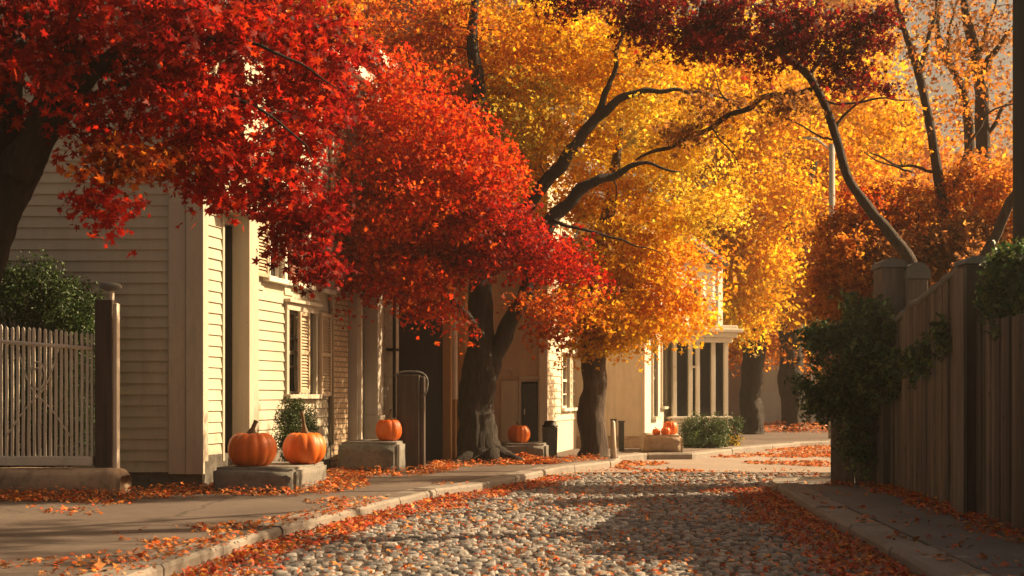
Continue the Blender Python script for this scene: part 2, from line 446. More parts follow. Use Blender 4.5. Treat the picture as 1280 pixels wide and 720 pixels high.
def window(parent, fr, s0, s1, z0, z1, mt, bars=(2, 3), cas=.07, out=.045, hood=True):
    w = MB()
    w.box(s0 - cas, s0, -.04, out, z0, z1, fr); w.box(s1, s1 + cas, -.04, out, z0, z1, fr)
    w.box(s0 - cas, s1 + cas, -.04, out + .004, z1, z1 + cas * 1.2, fr)
    if hood: w.box(s0 - cas - .03, s1 + cas + .03, 0, out + .05, z1 + cas * 1.2, z1 + cas * 1.2 + .035, fr)
    w.box(s0 - cas - .03, s1 + cas + .03, -.04, out + .05, z0 - .05, z0, fr)
    o = w.build('window', mt, parent)
    g = MB(); g.box(s0, s1, -.075, -.068, z0, z1, fr); g.build('pane', M['glass'], o)
    f = MB(); e = .035
    f.box(s0, s0 + e, -.066, -.03, z0, z1, fr); f.box(s1 - e, s1, -.066, -.03, z0, z1, fr)
    f.box(s0 + e, s1 - e, -.066, -.03, z0, z0 + e, fr); f.box(s0 + e, s1 - e, -.066, -.03, z1 - e, z1, fr)
    f.box(s0 + e, s1 - e, -.064, -.026, (z0 + z1) / 2 - .02, (z0 + z1) / 2 + .02, fr)
    nx, nz = bars
    for i in range(1, nx):
        x = s0 + (s1 - s0) * i / nx; f.box(x - .009, x + .009, -.062, -.036, z0 + e, z1 - e, fr)
    for i in range(1, nz):
        z = z0 + (z1 - z0) * i / nz; f.box(s0 + e, s1 - e, -.061, -.037, z - .009, z + .009, fr)
    f.build('sash', mt, o)
    return o

def shutter(parent, fr, s0, s1, z0, z1, mt, out=.05):
    b = MB(); e = .04
    b.box(s0, s0 + e, out, out + .035, z0, z1, fr); b.box(s1 - e, s1, out, out + .035, z0, z1, fr)
    for z in (z0, (z0 + z1) / 2 - e / 2, z1 - e): b.box(s0 + e, s1 - e, out + .001, out + .034, z, z + e, fr)
    z = z0 + e
    while z < z1 - e - .03:
        v = [fr(s0 + e, out + .003, z + .035), fr(s1 - e, out + .003, z + .035), fr(s0 + e, out + .03, z), fr(s1 - e, out + .03, z)]
        b.add(v, [(2, 3, 1, 0)]); z += .036
    b.box(s0 + e, s1 - e, out - .002, out + .001, z0, z1, fr)
    return b.build('shutter', mt, parent)

# ================================================================== SETTING
def sheet(name, pts, z, mat, kind='structure'):
    me = bpy.data.meshes.new(name); me.from_pydata([(p[0], p[1], z) for p in pts], [], [tuple(range(len(pts)))]); me.update()
    return tag(link(name, me, mat), kind=kind)
sheet('ground', [(-150, -20), (150, -20), (150, 260), (-150, 260)], -.06, M['soil'])
sheet('cross_street', [(-40, 18.6), (60, 18.6), (60, 34), (-40, 34)], 0, M['road'])
sheet('street_bed', [(-3.2, 1), (5, 1), (5, 18.75), (-3.2, 18.75)], -.022, M['mortar'])

LK = [Vector((-2.25, 2, 0)), Vector((-2.0, 5, 0))] + [G(*p) for p in ((130, 733), (225, 700), (320, 667), (448, 635), (548, 611), (600, 605), (665, 592), (700, 584), (768, 576), (776, 570.5), (807, 567.5), (867, 567), (927, 560), (1000, 553), (1200, 545))]
RK = [G(*p) for p in ((1161, 712), (1096, 674), (1019, 634), (964, 603))]
RK = [Vector((2.1, 5, 0)), Vector((1.95, 2, 0))][::-1] + RK + [G(966, 599.5), G(974, 597), Vector((4.2, 16.6, 0)), Vector((7, 17.6, 0)), Vector((14, 18, 0)), Vector((32, 18, 0))]
def offset(pl, d):
    out = []
    for i, p in enumerate(pl):
        t = (pl[min(i + 1, len(pl) - 1)] - pl[max(i - 1, 0)]); t.z = 0; t.normalize()
        out.append(Vector((p.x - t.y * d, p.y + t.x * d, 0)))
    return out
LI = offset(LK, .06); RI = offset(RK, -.06)
sheet('left_pavement', [(-30, 2)] + [(p.x, p.y) for p in LI] + [(30, 34), (30, 90), (-30, 90)][0:3], SW, M['walk'])
sheet('right_pavement', [(p.x, p.y) for p in RI] + [(32, 2)], SW - .006, M['mortar'])
# slabs of the right pavement
mb = MB()
edges = [3.2, 5.6, 7.55, 9.5, 11.6, 13.6, 15.2]
def xk(pl, y):
    for a, b in zip(pl, pl[1:]):
        if a.y <= y <= b.y: return a.x + (b.x - a.x) * (y - a.y) / (b.y - a.y + 1e-9)
    return pl[-1].x
for y0, y1 in zip(edges, edges[1:]):
    y0 += .008; y1 -= .008
    for k0, k1 in ((.215, .98), (1.0, 2.6)):
        a, b = xk(RI, y0), xk(RI, min(y1, 14.9)); h = random.uniform(-.0015, .002)
        v = [(a + k0, y0, SW + h), (a + k1, y0 + .03, SW + h), (b + k1, y1 + .03, SW + h), (b + k0, y1, SW + h)]
        mb.add(v + [(p[0], p[1], SW - .02) for p in v], [(0, 1, 2, 3), (0, 4, 5, 1), (1, 5, 6, 2), (2, 6, 7, 3), (3, 7, 4, 0)])
mb.build('right_pavement_slabs', M['slab'])
tag(bpy.data.objects['right_pavement_slabs'], kind='structure')

def resample(pl, step):
    out = [pl[0].copy()]; acc = 0
    for a, b in zip(pl, pl[1:]):
        L = (b - a).length; d = 0
        while acc + (L - d) >= step:
            d += step - acc; acc = 0; out.append(a.lerp(b, d / L))
        acc += L - d
    return out
def kerb(name, pl, sgn):
    pts = resample(pl, .12); mb = MB(); i = 0
    while i < len(pts) - 2:
        n = random.randint(9, 13); seg = pts[i:i + n + 1]
        if len(seg) < 2: break
        inn = offset(seg, sgn * .25); dz = random.uniform(-.008, .012); dx = random.uniform(-.01, .01)
        e = .016; prof = [(0, -.08), (0, SW - .02), (.018, SW + .004), (.24, SW + .006), (.25, -.02)]
        vs = []; fs = []; m = len(prof)
        for k, (p, q) in enumerate(zip(seg, inn)):
            d = (q - p) / .25; t = 0
            sh = Vector((0, 0, 0))
            if k == 0: sh = (seg[1] - seg[0]).normalized() * .006
            if k == len(seg) - 1: sh = (seg[-2] - seg[-1]).normalized() * .006
            for (u, z) in prof:
                w = p + d * (u + dx) + sh
                j = mnoise.noise(Vector((w.x * 9, w.y * 9, z * 20))) * .006
                vs.append((w.x + d.x * j, w.y + d.y * j, z + (dz + j if z > 0 else 0)))
        for k in range(len(seg) - 1):
            for c in range(m - 1): fs.append((k * m + c, k * m + c + 1, (k + 1) * m + c + 1, (k + 1) * m + c))
        fs += [tuple(range(m)), tuple((len(seg) - 1) * m + c for c in range(m))[::-1]]
        mb.add(vs, fs); i += n
    tag(mb.build(name, M['kerb']), kind='structure')
kerb('left_kerb', LK[1:], 1); kerb('right_kerb', RK[1:], -1)

# setts: real rounded stones laid in rows
def setts():
    mb_v = []; mb_f = []; mb_c = []
    g = 6; u = np.linspace(-1, 1, g); U, V = np.meshgrid(u, u)
    base = np.array([(.30, .275, .25), (.38, .345, .31), (.23, .215, .20), (.33, .285, .24), (.27, .265, .255), (.44, .40, .35)])
    y = 4.6; off = 0
    while y < 18.75:
        rd = random.uniform(.078, .10)
        xl = xk(LK, y) + .02; xr = xk(RK, y) if y < 15 else 6.5
        x = xl - random.uniform(0, .1)
        while x < xr:
            w = random.uniform(.065, .145)
            if x + w > xr - .01: w = xr - x - .01
            if w < .05: break
            cx, cy = x + w / 2, y + rd / 2
            cy += .035 * math.sin((x + w / 2) * 1.7 + y * .6) + random.uniform(-.012, .012)
            hx, hy = w / 2 - .006, rd / 2 - .005
            h = random.uniform(.010, .018)
            se = (1 - np.abs(U) ** 5) * (1 - np.abs(V) ** 4.5); se = np.clip(se, 0, 1) ** .55
            a = random.uniform(-.12, .12); sx = np.sign(U) * np.abs(U) ** .8; sy = np.sign(V) * np.abs(V) ** .8
            corner = 1 - .08 * (np.abs(U * V)) ** 2
            X = sx * hx * corner; Y = sy * hy * corner
            Xr = X * math.cos(a) - Y * math.sin(a); Yr = X * math.sin(a) + Y * math.cos(a)
            tx, ty = random.uniform(-.05, .05), random.uniform(-.06, .08)
            Z = -.04 + (h + .022) * se + (X * tx + Y * ty) * 1.3 + RNG.normal(size=U.shape) * .0022 * se
            n0 = sum(len(q) for q in mb_v)
            mb_v.append(np.stack([cx + Xr, cy + Yr, Z - .004], -1).reshape(-1, 3))
            idx = np.arange(g * g).reshape(g, g)
            mb_f.append(np.stack([idx[:-1, :-1], idx[:-1, 1:], idx[1:, 1:], idx[1:, :-1]], -1).reshape(-1, 4) + n0)
            c = base[random.randrange(6)] * random.choice((.45, .7, .85, 1.0, 1.05))
            mb_c.append(np.tile(np.append(c, 1), (g * g, 1)))
            x += w
        y += rd
    v = np.concatenate(mb_v); f = np.concatenate(mb_f); c = np.concatenate(mb_c).astype('f4')
    me = bpy.data.meshes.new('cobblestone_street')
    me.vertices.add(len(v)); me.vertices.foreach_set('co', v.astype('f4').ravel())
    me.loops.add(f.size); me.loops.foreach_set('vertex_index', f.astype('i4').ravel())
    me.polygons.add(len(f)); me.polygons.foreach_set('loop_start', np.arange(0, f.size, 4, dtype='i4')); me.polygons.foreach_set('loop_total', np.full(len(f), 4, dtype='i4'))
    me.polygons.foreach_set('use_smooth', np.ones(len(f), dtype=bool))
    at = me.attributes.new('col', 'FLOAT_COLOR', 'POINT'); at.data.foreach_set('color', c.ravel())
    me.update(calc_edges=True); tag(link('cobblestone_street', me, M['sett']), kind='structure')
setts()

# ================================================================== HOUSES
def roof(root, A, B, wl, ze, rise, mat, trim, ov=.3):
    """gable roof over the block A (near street corner), B (far street corner), wl metres deep to the left"""
    d = (B - A).normalized(); A2 = A - d * .25; B2 = B + d * .05
    L = Vector((-wl, 0, 0)); n = Vector((d.y, -d.x, 0))
    mb = MB(); t = .1
    for s in (0, 1):
        e0 = (A2 if s == 0 else A2 + L) + (n * ov if s == 0 else -n * ov); e1 = (B2 if s == 0 else B2 + L) + (n * ov if s == 0 else -n * ov)
        r0 = A2 + L / 2; r1 = B2 + L / 2
        k = rise * ov / (wl / 2)
        q = [(e0.x, e0.y, ze - k), (e1.x, e1.y, ze - k), (r1.x, r1.y, ze + rise), (r0.x, r0.y, ze + rise)]
        mb.add(q + [(x, y, z + t) for x, y, z in q], [(0, 1, 2, 3), (4, 5, 6, 7), (0, 1, 5, 4), (1, 2, 6, 5), (3, 0, 4, 7)])
    mb.build('roof', mat, root)
    for P in (A, B):
        mb = MB(); p = [(P.x, P.y), (P.x - wl, P.y), (P.x - wl / 2, P.y)]
        mb.add([(p[0][0], p[0][1], ze), (p[1][0], p[1][1], ze), (p[2][0], p[2][1], ze + rise)], [(0, 1, 2)])
        mb.build('gable_end', M['grey'], root)

def shell(root, fr, wl, A, B, ze, matb):
    """back and far walls so that the house is closed"""
    mb = MB(); d = B - A
    mb.add([(A.x - wl, A.y, SW - .05), (A.x - wl + d.x, A.y + d.y, SW - .05), (A.x - wl + d.x, A.y + d.y, ze), (A.x - wl, A.y, ze)], [(0, 1, 2, 3)])
    mb.add([(B.x - .02, B.y, SW - .05), (A.x - wl + d.x, A.y + d.y, SW - .05), (A.x - wl + d.x, A.y + d.y, ze), (B.x - .02, B.y, ze)], [(0, 1, 2, 3)])
    mb.build('rear_wall', matb, root)

# ---- house 1: cream clapboards
A1 = G(250, 612); B1 = Vector((-2.13, 18.26, SW)); A1.z = B1.z = 0
h1 = thing('clapboard_house', 'cream clapboard house behind the picket fence, with the two biggest pumpkins at its door', 'house', (A1.x, A1.y, SW))
ga = Fr((-10.5, A1.y), A1); fa = Fr(A1, B1); GL = ga.L
zb = 1 - (590 - HOR) * A1.y / F   # underside of the gable boards
mb = MB(); backing(mb, ga, 0, GL, zb, 5.0); siding(mb, ga, 0, GL - .30, zb, 5.0, .108); mb.build('gable_wall', M['cream'], h1)
mb = MB(); mb.box(0, GL - .02, -.12, -.03, SW - .08, zb, ga); mb.box(.02, fa.L, -.12, .02, SW - .08, .42, fa)
mb.build('foundation', M['found'], h1)
s = lambda px: fa.at(px)
dh = (s(278), s(289), .40, 2.75)
w_up = [(s(331), s(352), 2.30, 3.35), (s(368), s(382), 2.30, 3.35), (s(400), s(408), 2.3, 3.35)]
w_lo = [(s(357), s(391), 1.02, 1.98)]
w_hi = [(s(268), s(300), 3.6, 4.5), (s(340), s(365), 3.6, 4.5)]
holes = [dh] + w_up + w_lo + w_hi
mb = MB(); backing(mb, fa, 0, fa.L, .42, 5.0, holes)
siding(mb, fa, .10, s(411), .42, 4.8, .108, [dh[:2] + (.3, 2.9)] + [(a - .07, b + .07, c - .05, d + .1) for a, b, c, d in w_up + w_lo + w_hi])
mb.build('street_wall', M['cream'], h1)
mb = MB(); mb.box(GL - .30, GL - .13, 0, .035, zb - .02, 5.0, ga); mb.box(GL - .125, GL + .045, -.02, .055, zb - .02, 5.0, ga)
mb.box(-.0, .10, .0, .045, .36, 4.85, fa); mb.build('corner_board', M['trim'], h1, bevel=.006)
mb = MB(); mb.box(s(411) , fa.L - .02, .0, .035, .1, 4.8, fa); mb.build('quoin_strip', M['brick'], h1)
mb = MB(); mb.box(dh[0], dh[1], -.16, -.125, .4, 2.75, fa); mb.box(dh[1] - .014, dh[1] - .003, -.125, .01, .42, 2.74, fa); d_ = mb.build('door', M['dark'], h1)  # near-black door and far jamb lining put the recess shade into the colour
mb = MB(); mb.box(dh[0] - .05, dh[0], -.05, .03, .34, 2.85, fa); mb.box(dh[1], dh[1] + .26, -.02, .20, .52, 2.85, fa)
mb.box(dh[1] - .02, dh[1] + .3, 0, .235, .38, .52, fa); mb.box(dh[0] - .1, dh[1] + .3, 0, .24, 2.85, 2.98, fa)
mb.build('door_surround', M['trim'], h1, bevel=.008)
for i, (a, b, c, d) in enumerate(w_up + w_lo + w_hi):
    window(h1, fa, a, b, c, d, M['white'] if i < 3 else M['trim'])
shutter(h1, fa, s(352) + .09, s(352) + .45, 2.28, 3.38, M['shutter'])
shutter(h1, fa, s(331) - .44, s(331) - .09, 2.28, 3.38, M['shutterpale'])
shutter(h1, fa, s(382) + .09, s(382) + .38, 2.28, 3.38, M['shutter'])
shutter(h1, fa, s(391) + .08, s(391) + .45, 1.0, 2.0, M['shutterpale'])
shutter(h1, fa, s(367), s(379), 1.04, 1.97, M['shutterpale'], .05)
mb = MB(); mb.box(0, fa.L, .0, .34, 4.87, 4.95, fa); mb.box(0, fa.L, .0, .1, 4.65, 4.87, fa); mb.box(-.3, fa.L, .30, .42, 4.93, 5.07, fa)
mb.build('cornice', M['white'], h1, bevel=.01)
mb = MB(); mb.tube([fa(s(411) - .03, .05, .4), fa(s(411) - .03, .05, 4.8)], .03, 8); mb.build('downpipe', M['trimdk'], h1, smooth=True)
mb = MB(); mb.box(s(303), s(303) + .14, .02, .07, .62, .78, fa); mb.build('meter_box', M['binm'], h1, bevel=.01)
roof(h1, A1, B1, 7.4, 5.0, 2.6, M['roof'], M['white']); shell(h1, fa, 7.4, A1, B1, 5.0, M['cream'])

# ---- house 2: pale grey entry beside the second stone step
A2 = Vector(((447 - 640) / F * 18.3, 18.3, 0)); B2 = A2 + Vector((.2, 1, 0)).normalized() * 1.75
h2 = thing('narrow_house', 'narrow pale grey house next to the cream clapboard one, with an iron pipe', 'house', (A2.x, A2.y, SW))
ga = Fr((A2.x - 3, A2.y), A2); fb_ = Fr(A2, B2)
s = lambda px: fb_.at(px)
mb = MB(); backing(mb, ga, 0, ga.L, SW - .05, 5.4); mb.box(ga.L - .24, ga.L, .0, .05, SW, 5.4, ga); mb.build('gable_wall', M['greytrim'], h2)
dh = (.06, s(455), SW, 3.1)
mb = MB(); backing(mb, fb_, 0, fb_.L, SW - .05, 5.4, [dh]); siding(mb, fb_, s(474), fb_.L - .12, .7, 5.3, .11, [(s(474), s(480), .6, 5.4)])
mb.box(s(455) + .2, fb_.L, 0, .06, SW, .7, fb_); mb.build('street_wall', M['grey'], h2)
mb = MB(); mb.box(.0, .06, -.02, .05, SW, 5.4, fb_); mb.build('corner_board', M['white'], h2, bevel=.006); mb = MB(); mb.box(fb_.L - .12, fb_.L, -.02, .055, SW, 5.4, fb_)
mb.build('corner_board', M['white'], h2, bevel=.006)
mb = MB(); mb.box(s(455), s(455) + .2, 0, .19, .75, 5.0, fb_); mb.box(s(455) - .01, s(455) + .24, 0, .22, SW, .75, fb_); mb.build('pilaster', M['greytrim'], h2, bevel=.01)
mb = MB(); mb.box(dh[0], dh[1], -.2, -.13, SW, 3.1, fb_); mb.build('door', M['door'], h2)
mb = MB(); sp = s(484)
mb.tube([fb_(sp, .10, .7), fb_(sp, .10, 5.2)], .022, 8)
for z in (1.62, 3.1): mb.box(sp - .12, sp + .12, .02, .14, z, z + .035, fb_)
mb.build('downpipe', M['iron'], h2)
mb = MB(); mb.box(0, fb_.L, 0, .3, 5.3, 5.45, fb_); mb.build('cornice', M['white'], h2, bevel=.01)
roof(h2, A2, B2, 5.5, 5.4, 1.8, M['roof'], M['white']); shell(h2, fb_, 5.5, A2, B2, 5.4, M['grey'])

# ---- house 3: charcoal end wall, ochre boarded street side
A3 = Vector(((552 - 640) / F * 19.9, 20.3, 0)); B3 = A3 + Vector((.16, 1, 0)).normalized() * 1.5
h3 = thing('charcoal_house', 'house with a charcoal end wall and ochre boards, behind the trunk of the forked maple', 'house', (A3.x, A3.y, SW))
ga = Fr((A3.x - 4, A3.y), A3); f3 = Fr(A3, B3)
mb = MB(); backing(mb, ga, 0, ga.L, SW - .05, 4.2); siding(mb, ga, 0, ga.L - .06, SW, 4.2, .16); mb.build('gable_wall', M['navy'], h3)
mb = MB(); backing(mb, f3, 0, f3.L, SW - .05, 4.2); mb.build('street_wall', M['tan'], h3)
mb = MB()
for a, w, p in ((-.03, .1, .12), (.42, .09, .1), (.95, .12, .14), (1.3, .1, .1)): mb.box(a, a + w, 0, p, SW, 4.0, f3)
mb.box(0, f3.L, 0, .16, 4.0, 4.2, f3); mb.build('pilaster', M['orangewood'], h3, bevel=.008)
mb = MB(); mb.tube([f3(.28, .11, .95), f3(.28, .11, 3.9)], .045, 10); mb.box(.24, .32, 0, .12, 1.0, 1.03, f3); mb.box(.24, .32, 0, .12, 2.4, 2.43, f3)
mb.build('downpipe', M['white'], h3, smooth=False)
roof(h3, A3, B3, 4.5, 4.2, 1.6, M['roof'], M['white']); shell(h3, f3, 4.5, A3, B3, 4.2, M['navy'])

# ---- house 4: tan, dark door on the end wall
A4 = G(682, 569); A4.z = 0; B4 = A4 + Vector((.2025, 1, 0)).normalized() * 3.6
h4 = thing('tan_house', 'tan house with a small dark round-topped door, between the two maple trunks', 'house', (A4.x, A4.y, SW))
ga = Fr((A4.x - 2.2, A4.y), A4); f4 = Fr(A4, B4); s = lambda px: f4.at(px)
gs = lambda px: ga.at(px)
dh = (gs(651.5), gs(672.5), SW, 1.22)
mb = MB(); backing(mb, ga, 0, ga.L, SW - .05, 5.2, [dh]); siding(mb, ga, gs(625), ga.L - .10, 1.3, 5.2, .10, [(gs(625), gs(640), 1.0, 1.4)]); mb.build('gable_wall', M['tan'], h4)
wh = [(s(701), s(711), .80, 1.72), (s(714), s(721), .80, 1.72), (s(700), s(718), 2.6, 3.7)]
mb = MB(); backing(mb, f4, 0, f4.L, SW - .05, 5.2, wh); siding(mb, f4, .1, f4.L - .1, .6, 5.1, .12, [(a - .07, b + .07, c - .05, d + .1) for a, b, c, d in wh])
mb.build('street_wall', M['stucco'], h4)
mb = MB(); mb.box(ga.L - .1, ga.L + .03, 0, .04, SW, 5.2, ga); mb.box(.0, .1, 0, .03, SW, 5.2, f4); mb.build('corner_board', M['white'], h4, bevel=.006); mb = MB(); mb.box(f4.L - .1, f4.L, 0, .04, SW, 5.2, f4); mb.build('corner_board', M['white'], h4, bevel=.006)
# round-topped door
mb = MB(); x0, x1 = dh[0] + .01, dh[1] - .01; r = .07; pts = [(x0, SW), (x1, SW)]
for k in range(7): a = k / 6 * math.pi / 2; pts.append((x1 - r + r * math.cos(a), 1.19 - r + r * math.sin(a)))
for k in range(7): a = math.pi / 2 + k / 6 * math.pi / 2; pts.append((x0 + r + r * math.cos(a), 1.19 - r + r * math.sin(a)))
n = len(pts); vs = [ga(x, .03, z) for x, z in pts] + [ga(x, -.03, z) for x, z in pts]
mb.add(vs, [tuple(range(n)), tuple(range(n, 2 * n))[::-1]] + [(i, (i + 1) % n, n + (i + 1) % n, n + i) for i in range(n)])
dr = mb.build('door', M['door'], h4)
mb = MB(); mb.tube([ga(x0 + .04, .03, .72), ga(x0 + .04, .07, .72), ga(x0 + .04, .07, .80), ga(x0 + .04, .03, .80)], .008, 6); mb.build('handle', M['white'], dr)
mb = MB(); mb.box(x0 - .05, x0 - .012, 0, .05, SW, 1.26, ga); mb.box(x1 + .012, x1 + .05, 0, .05, SW, 1.26, ga); mb.box(x0 - .05, x1 + .05, 0, .055, 1.26, 1.31, ga)
mb.box(gs(626), gs(648), 0, .04, .3, 1.24, ga); mb.build('door_frame', M['trim'], h4, bevel=.006)
for k, (a, b, c, d) in enumerate(wh): window(h4, f4, a, b, c, d, M['white'], (2, 4), .05, .03, hood=(k == 2))
mb = MB(); mb.box(0, f4.L, 0, .3, 5.1, 5.25, f4); mb.build('cornice', M['white'], h4, bevel=.01)
roof(h4, A4, B4, 4.5, 5.2, 2, M['roof'], M['white']); shell(h4, f4, 4.5, A4, B4, 5.2, M['tan'])

# ---- house 5: stucco, with the bay
A5 = Vector(((806 - 640) / F * 24.9, 24.9, 0)); B5 = Vector(((835 - 640) / F * 28.4, 28.4, 0)); A5.z = 0
h5 = thing('stucco_house', 'stucco house at the cross street corner, with a columned bay behind the hedge', 'house', (A5.x, A5.y, SW))
ga = Fr((A5.x - 3.2, A5.y), A5); f5 = Fr(A5, B5); s = lambda px: f5.at(px)
mb = MB(); backing(mb, ga, 0, ga.L, .3, 4.3); mb.build('gable_wall', M['stucco'], h5)
mb = MB(); mb.box(0, ga.L + .02, -.1, .03, SW - .05, .3, ga); mb.box(0, f5.L, -.1, .03, SW - .05, .3, f5); mb.build('foundation', M['granite'], h5)
wh = [(s(814.5), s(820), .62, 2.05), (s(826), s(831), .8, 2.05)]
mb = MB(); backing(mb, f5, 0, f5.L, .3, 4.3, wh); mb.build('street_wall', M['white'], h5)
for a, b, c, d in wh: window(h5, f5, a, b, c, d, M['trim'], (1, 3), .06, .04, hood=False)
A6 = Vector((3.06, 28.6, 0)); B6 = Vector((4.38, 30.0, 0)); f6 = Fr(A6, B6)
mb = MB(); wb = [(.7, 1.2, 2.75, 3.3)]; backing(mb, f6, 0, f6.L, SW, 3.75, wb); siding(mb, f6, 0, f6.L - .12, 2.6, 3.7, .12, [(.6, 1.3, 2.65, 3.45)]); mb.build('side_wall', M['white'], h5)
window(h5, f6, *wb[0], M['trim'])
mb = MB(); mb.box(f6.L - .12, f6.L + .04, -.02, .05, SW, 3.75, f6); mb.build('corner_board', M['white'], h5)
# bay: a frame of posts, dark glass, cornice
fb = Fr((3.12, 27.7), (4.28, 28.1)); bz = 2.05
bay = MB(); bay.box(0, fb.L, -1.3, 0, SW, .55, fb); bay.box(-.06, fb.L + .06, -1.3, .05, .55, .60, fb)
bay = bay.build('bay', M['white'], h5, bevel=.01)
mb = MB()
for a in (.02, .36, .52, .86, fb.L - .09): mb.box(a, a + .08, -.08, .0, .6, bz, fb)
for n_ in (-.5, -.95): mb.box(fb.L - .09, fb.L - .01, n_ - .04, n_ + .04, .6, bz, fb)
mb.box(.36, .6, -.06, -.02, 1.55, 1.59, fb); mb.build('post', M['white'], bay, bevel=.006)
mb = MB(); mb.box(.1, fb.L - .1, -.07, -.05, .6, bz, fb); mb.box(fb.L - .07, fb.L - .05, -1.2, -.08, .6, bz, fb); mb.build('pane', M['glass'], bay)
mb = MB(); mb.box(-.08, fb.L + .06, -1.3, .06, bz, bz + .10, fb); mb.box(-.12, fb.L + .14, -1.3, .12, bz + .10, bz + .2, fb); mb.box(-.17, fb.L + .22, -1.3, .2, bz + .2, bz + .27, fb)
mb.box(-.1, fb.L + .14, -1.3, .12, bz + .27, bz + .34, fb); mb.build('cornice', M['white'], bay, bevel=.015)
mb = MB(); q = [(A5.x - 3.3, A5.y - .3, 4.3), (A5.x + .3, A5.y - .3, 4.3), (3.45, 28.4, 4.2), (4.6, 29.8, 3.75), (4.2, 31.5, 3.75), (-1, 31.5, 4.2)]
ap = (1.4, 28.0, 5.8); mb.add(q + [ap], [(0, 1, 6), (1, 2, 6), (2, 3, 6), (3, 4, 6), (4, 5, 6), (5, 0, 6), (5, 4, 3, 2, 1, 0)]); mb.build('roof', M['roof'], h5)
mb = MB(); mb.box(-1, 4.3, 30.0, 30.1, SW, 3.7); mb.box(-1.05, -.95, 25, 30, SW, 3.7); mb.build('rear_wall', M['stucco'], h5)

# ---- far brown house closing the street
D7 = 46
h7 = thing('brown_house', 'hazy brown house closing the far end of the street behind two dark trunks', 'house', (8, D7, SW))
fr7 = Fr((5.2, D7), (14.5, D7)); X = lambda px: (px - 640) / F * D7 - 5.2
gh = (X(951), X(984), SW, 2.28)
mb = MB(); backing(mb, fr7, 0, fr7.L, SW - .05, 3.6, [gh], .3); mb.build('wall', M['brown'], h7)
mb = MB(); mb.box(gh[0], gh[1], -.2, -.1, 1.1, gh[3], fr7); mb.build('garage_door', M['cream'], h7)
mb = MB(); mb.box(gh[0], gh[1], -.16, -.06, SW, 1.1, fr7); mb.build('lower_panel', M['greytrim'], h7)
mb = MB(); mb.box(X(1013), X(1019), .0, .1, SW, 2.6, fr7); mb.box(gh[0] - .12, gh[0], -.05, .05, SW, 2.35, fr7); mb.box(gh[1], gh[1] + .12, -.05, .05, SW, 2.35, fr7); mb.build('post', M['white'], h7)
xa = X(958); mb = MB(); v = []
for y in (D7 - .4, D7 + 6): v += [(5.2 - .3, y, 3.5), (5.2 + xa, y, 4.75), (14.9, y, 3.5)]
mb.add(v, [(0, 1, 4, 3), (1, 2, 5, 4), (0, 1, 2), (3, 5, 4), (0, 3, 5, 2)]); mb.build('roof', M['roof'], h7)
mb = MB(); mb.box(0, fr7.L, -6, -5.9, SW, 3.6, fr7); mb.box(0, .1, -5.9, -.3, SW, 3.6, fr7); mb.box(fr7.L - .1, fr7.L, -5.9, -.3, SW, 3.6, fr7); mb.build('rear_wall', M['brown'], h7)

# ================================================================== STEPS, PUMPKINS
def block(name, label, cat, x0, x1, y0, y1, z1, mat, z0=SW - .03, bevel=.035, skew=0, group=None, amp=.012, res=.09):
    """a rough-hewn stone block"""
    nx, ny, nz = [max(2, int((b - a) / res)) for a, b in ((x0, x1), (y0, y1), (z0, z1))]
    import bmesh
    bm = bmesh.new(); bmesh.ops.create_cube(bm, size=1)
    for v in bm.verts: v.co = Vector((x0 + (v.co.x + .5) * (x1 - x0), y0 + (v.co.y + .5) * (y1 - y0), z0 + (v.co.z + .5) * (z1 - z0)))
    bmesh.ops.subdivide_edges(bm, edges=[e for e in bm.edges if e.calc_length() > 1.5], cuts=int((x1 - x0) / .35), use_grid_fill=True)
    bmesh.ops.bevel(bm, geom=[e for e in bm.edges if len(e.link_faces) == 2 and e.calc_face_angle(0) > .5], offset=bevel, segments=3, affect='EDGES')
    bmesh.ops.subdivide_edges(bm, edges=bm.edges[:], cuts=3, use_grid_fill=True)
    sd = random.uniform(0, 50)
    for v in bm.verts:
        q = v.co * 3.2 + Vector((sd, 0, 0)); v.co += mnoise.noise_vector(q) * amp + mnoise.noise_vector(v.co * 14) * amp * .3
        v.co.x += skew * (v.co.y - y0)
    me = bpy.data.meshes.new(name); bm.to_mesh(me); bm.free()
    for p in me.polygons: p.use_smooth = True
    o = link(name, me, mat); return tag(o, label, cat, group)
block('doorstep', 'long grey stone doorstep carrying the two biggest pumpkins', 'step', -2.80, -2.02, 13.28, 14.45, .33, M['step'], skew=.12)
block('doorstep', 'grey stone doorstep with one pumpkin in front of the narrow pale grey house', 'step', -2.06, -1.36, 16.75, 17.95, .455, M['step'], skew=.1)
block('doorstep', 'low stone bench step with one pumpkin just right of the forked maple trunk', 'step', -.25, .48, 20.0, 20.9, .325, M['step'], skew=.1)
block('doorstep', 'small pale stone step with three pumpkins at the corner of the cross street', 'step', 2.12, 2.74, 22.85, 24.5, .37, M['granite'], skew=.05)

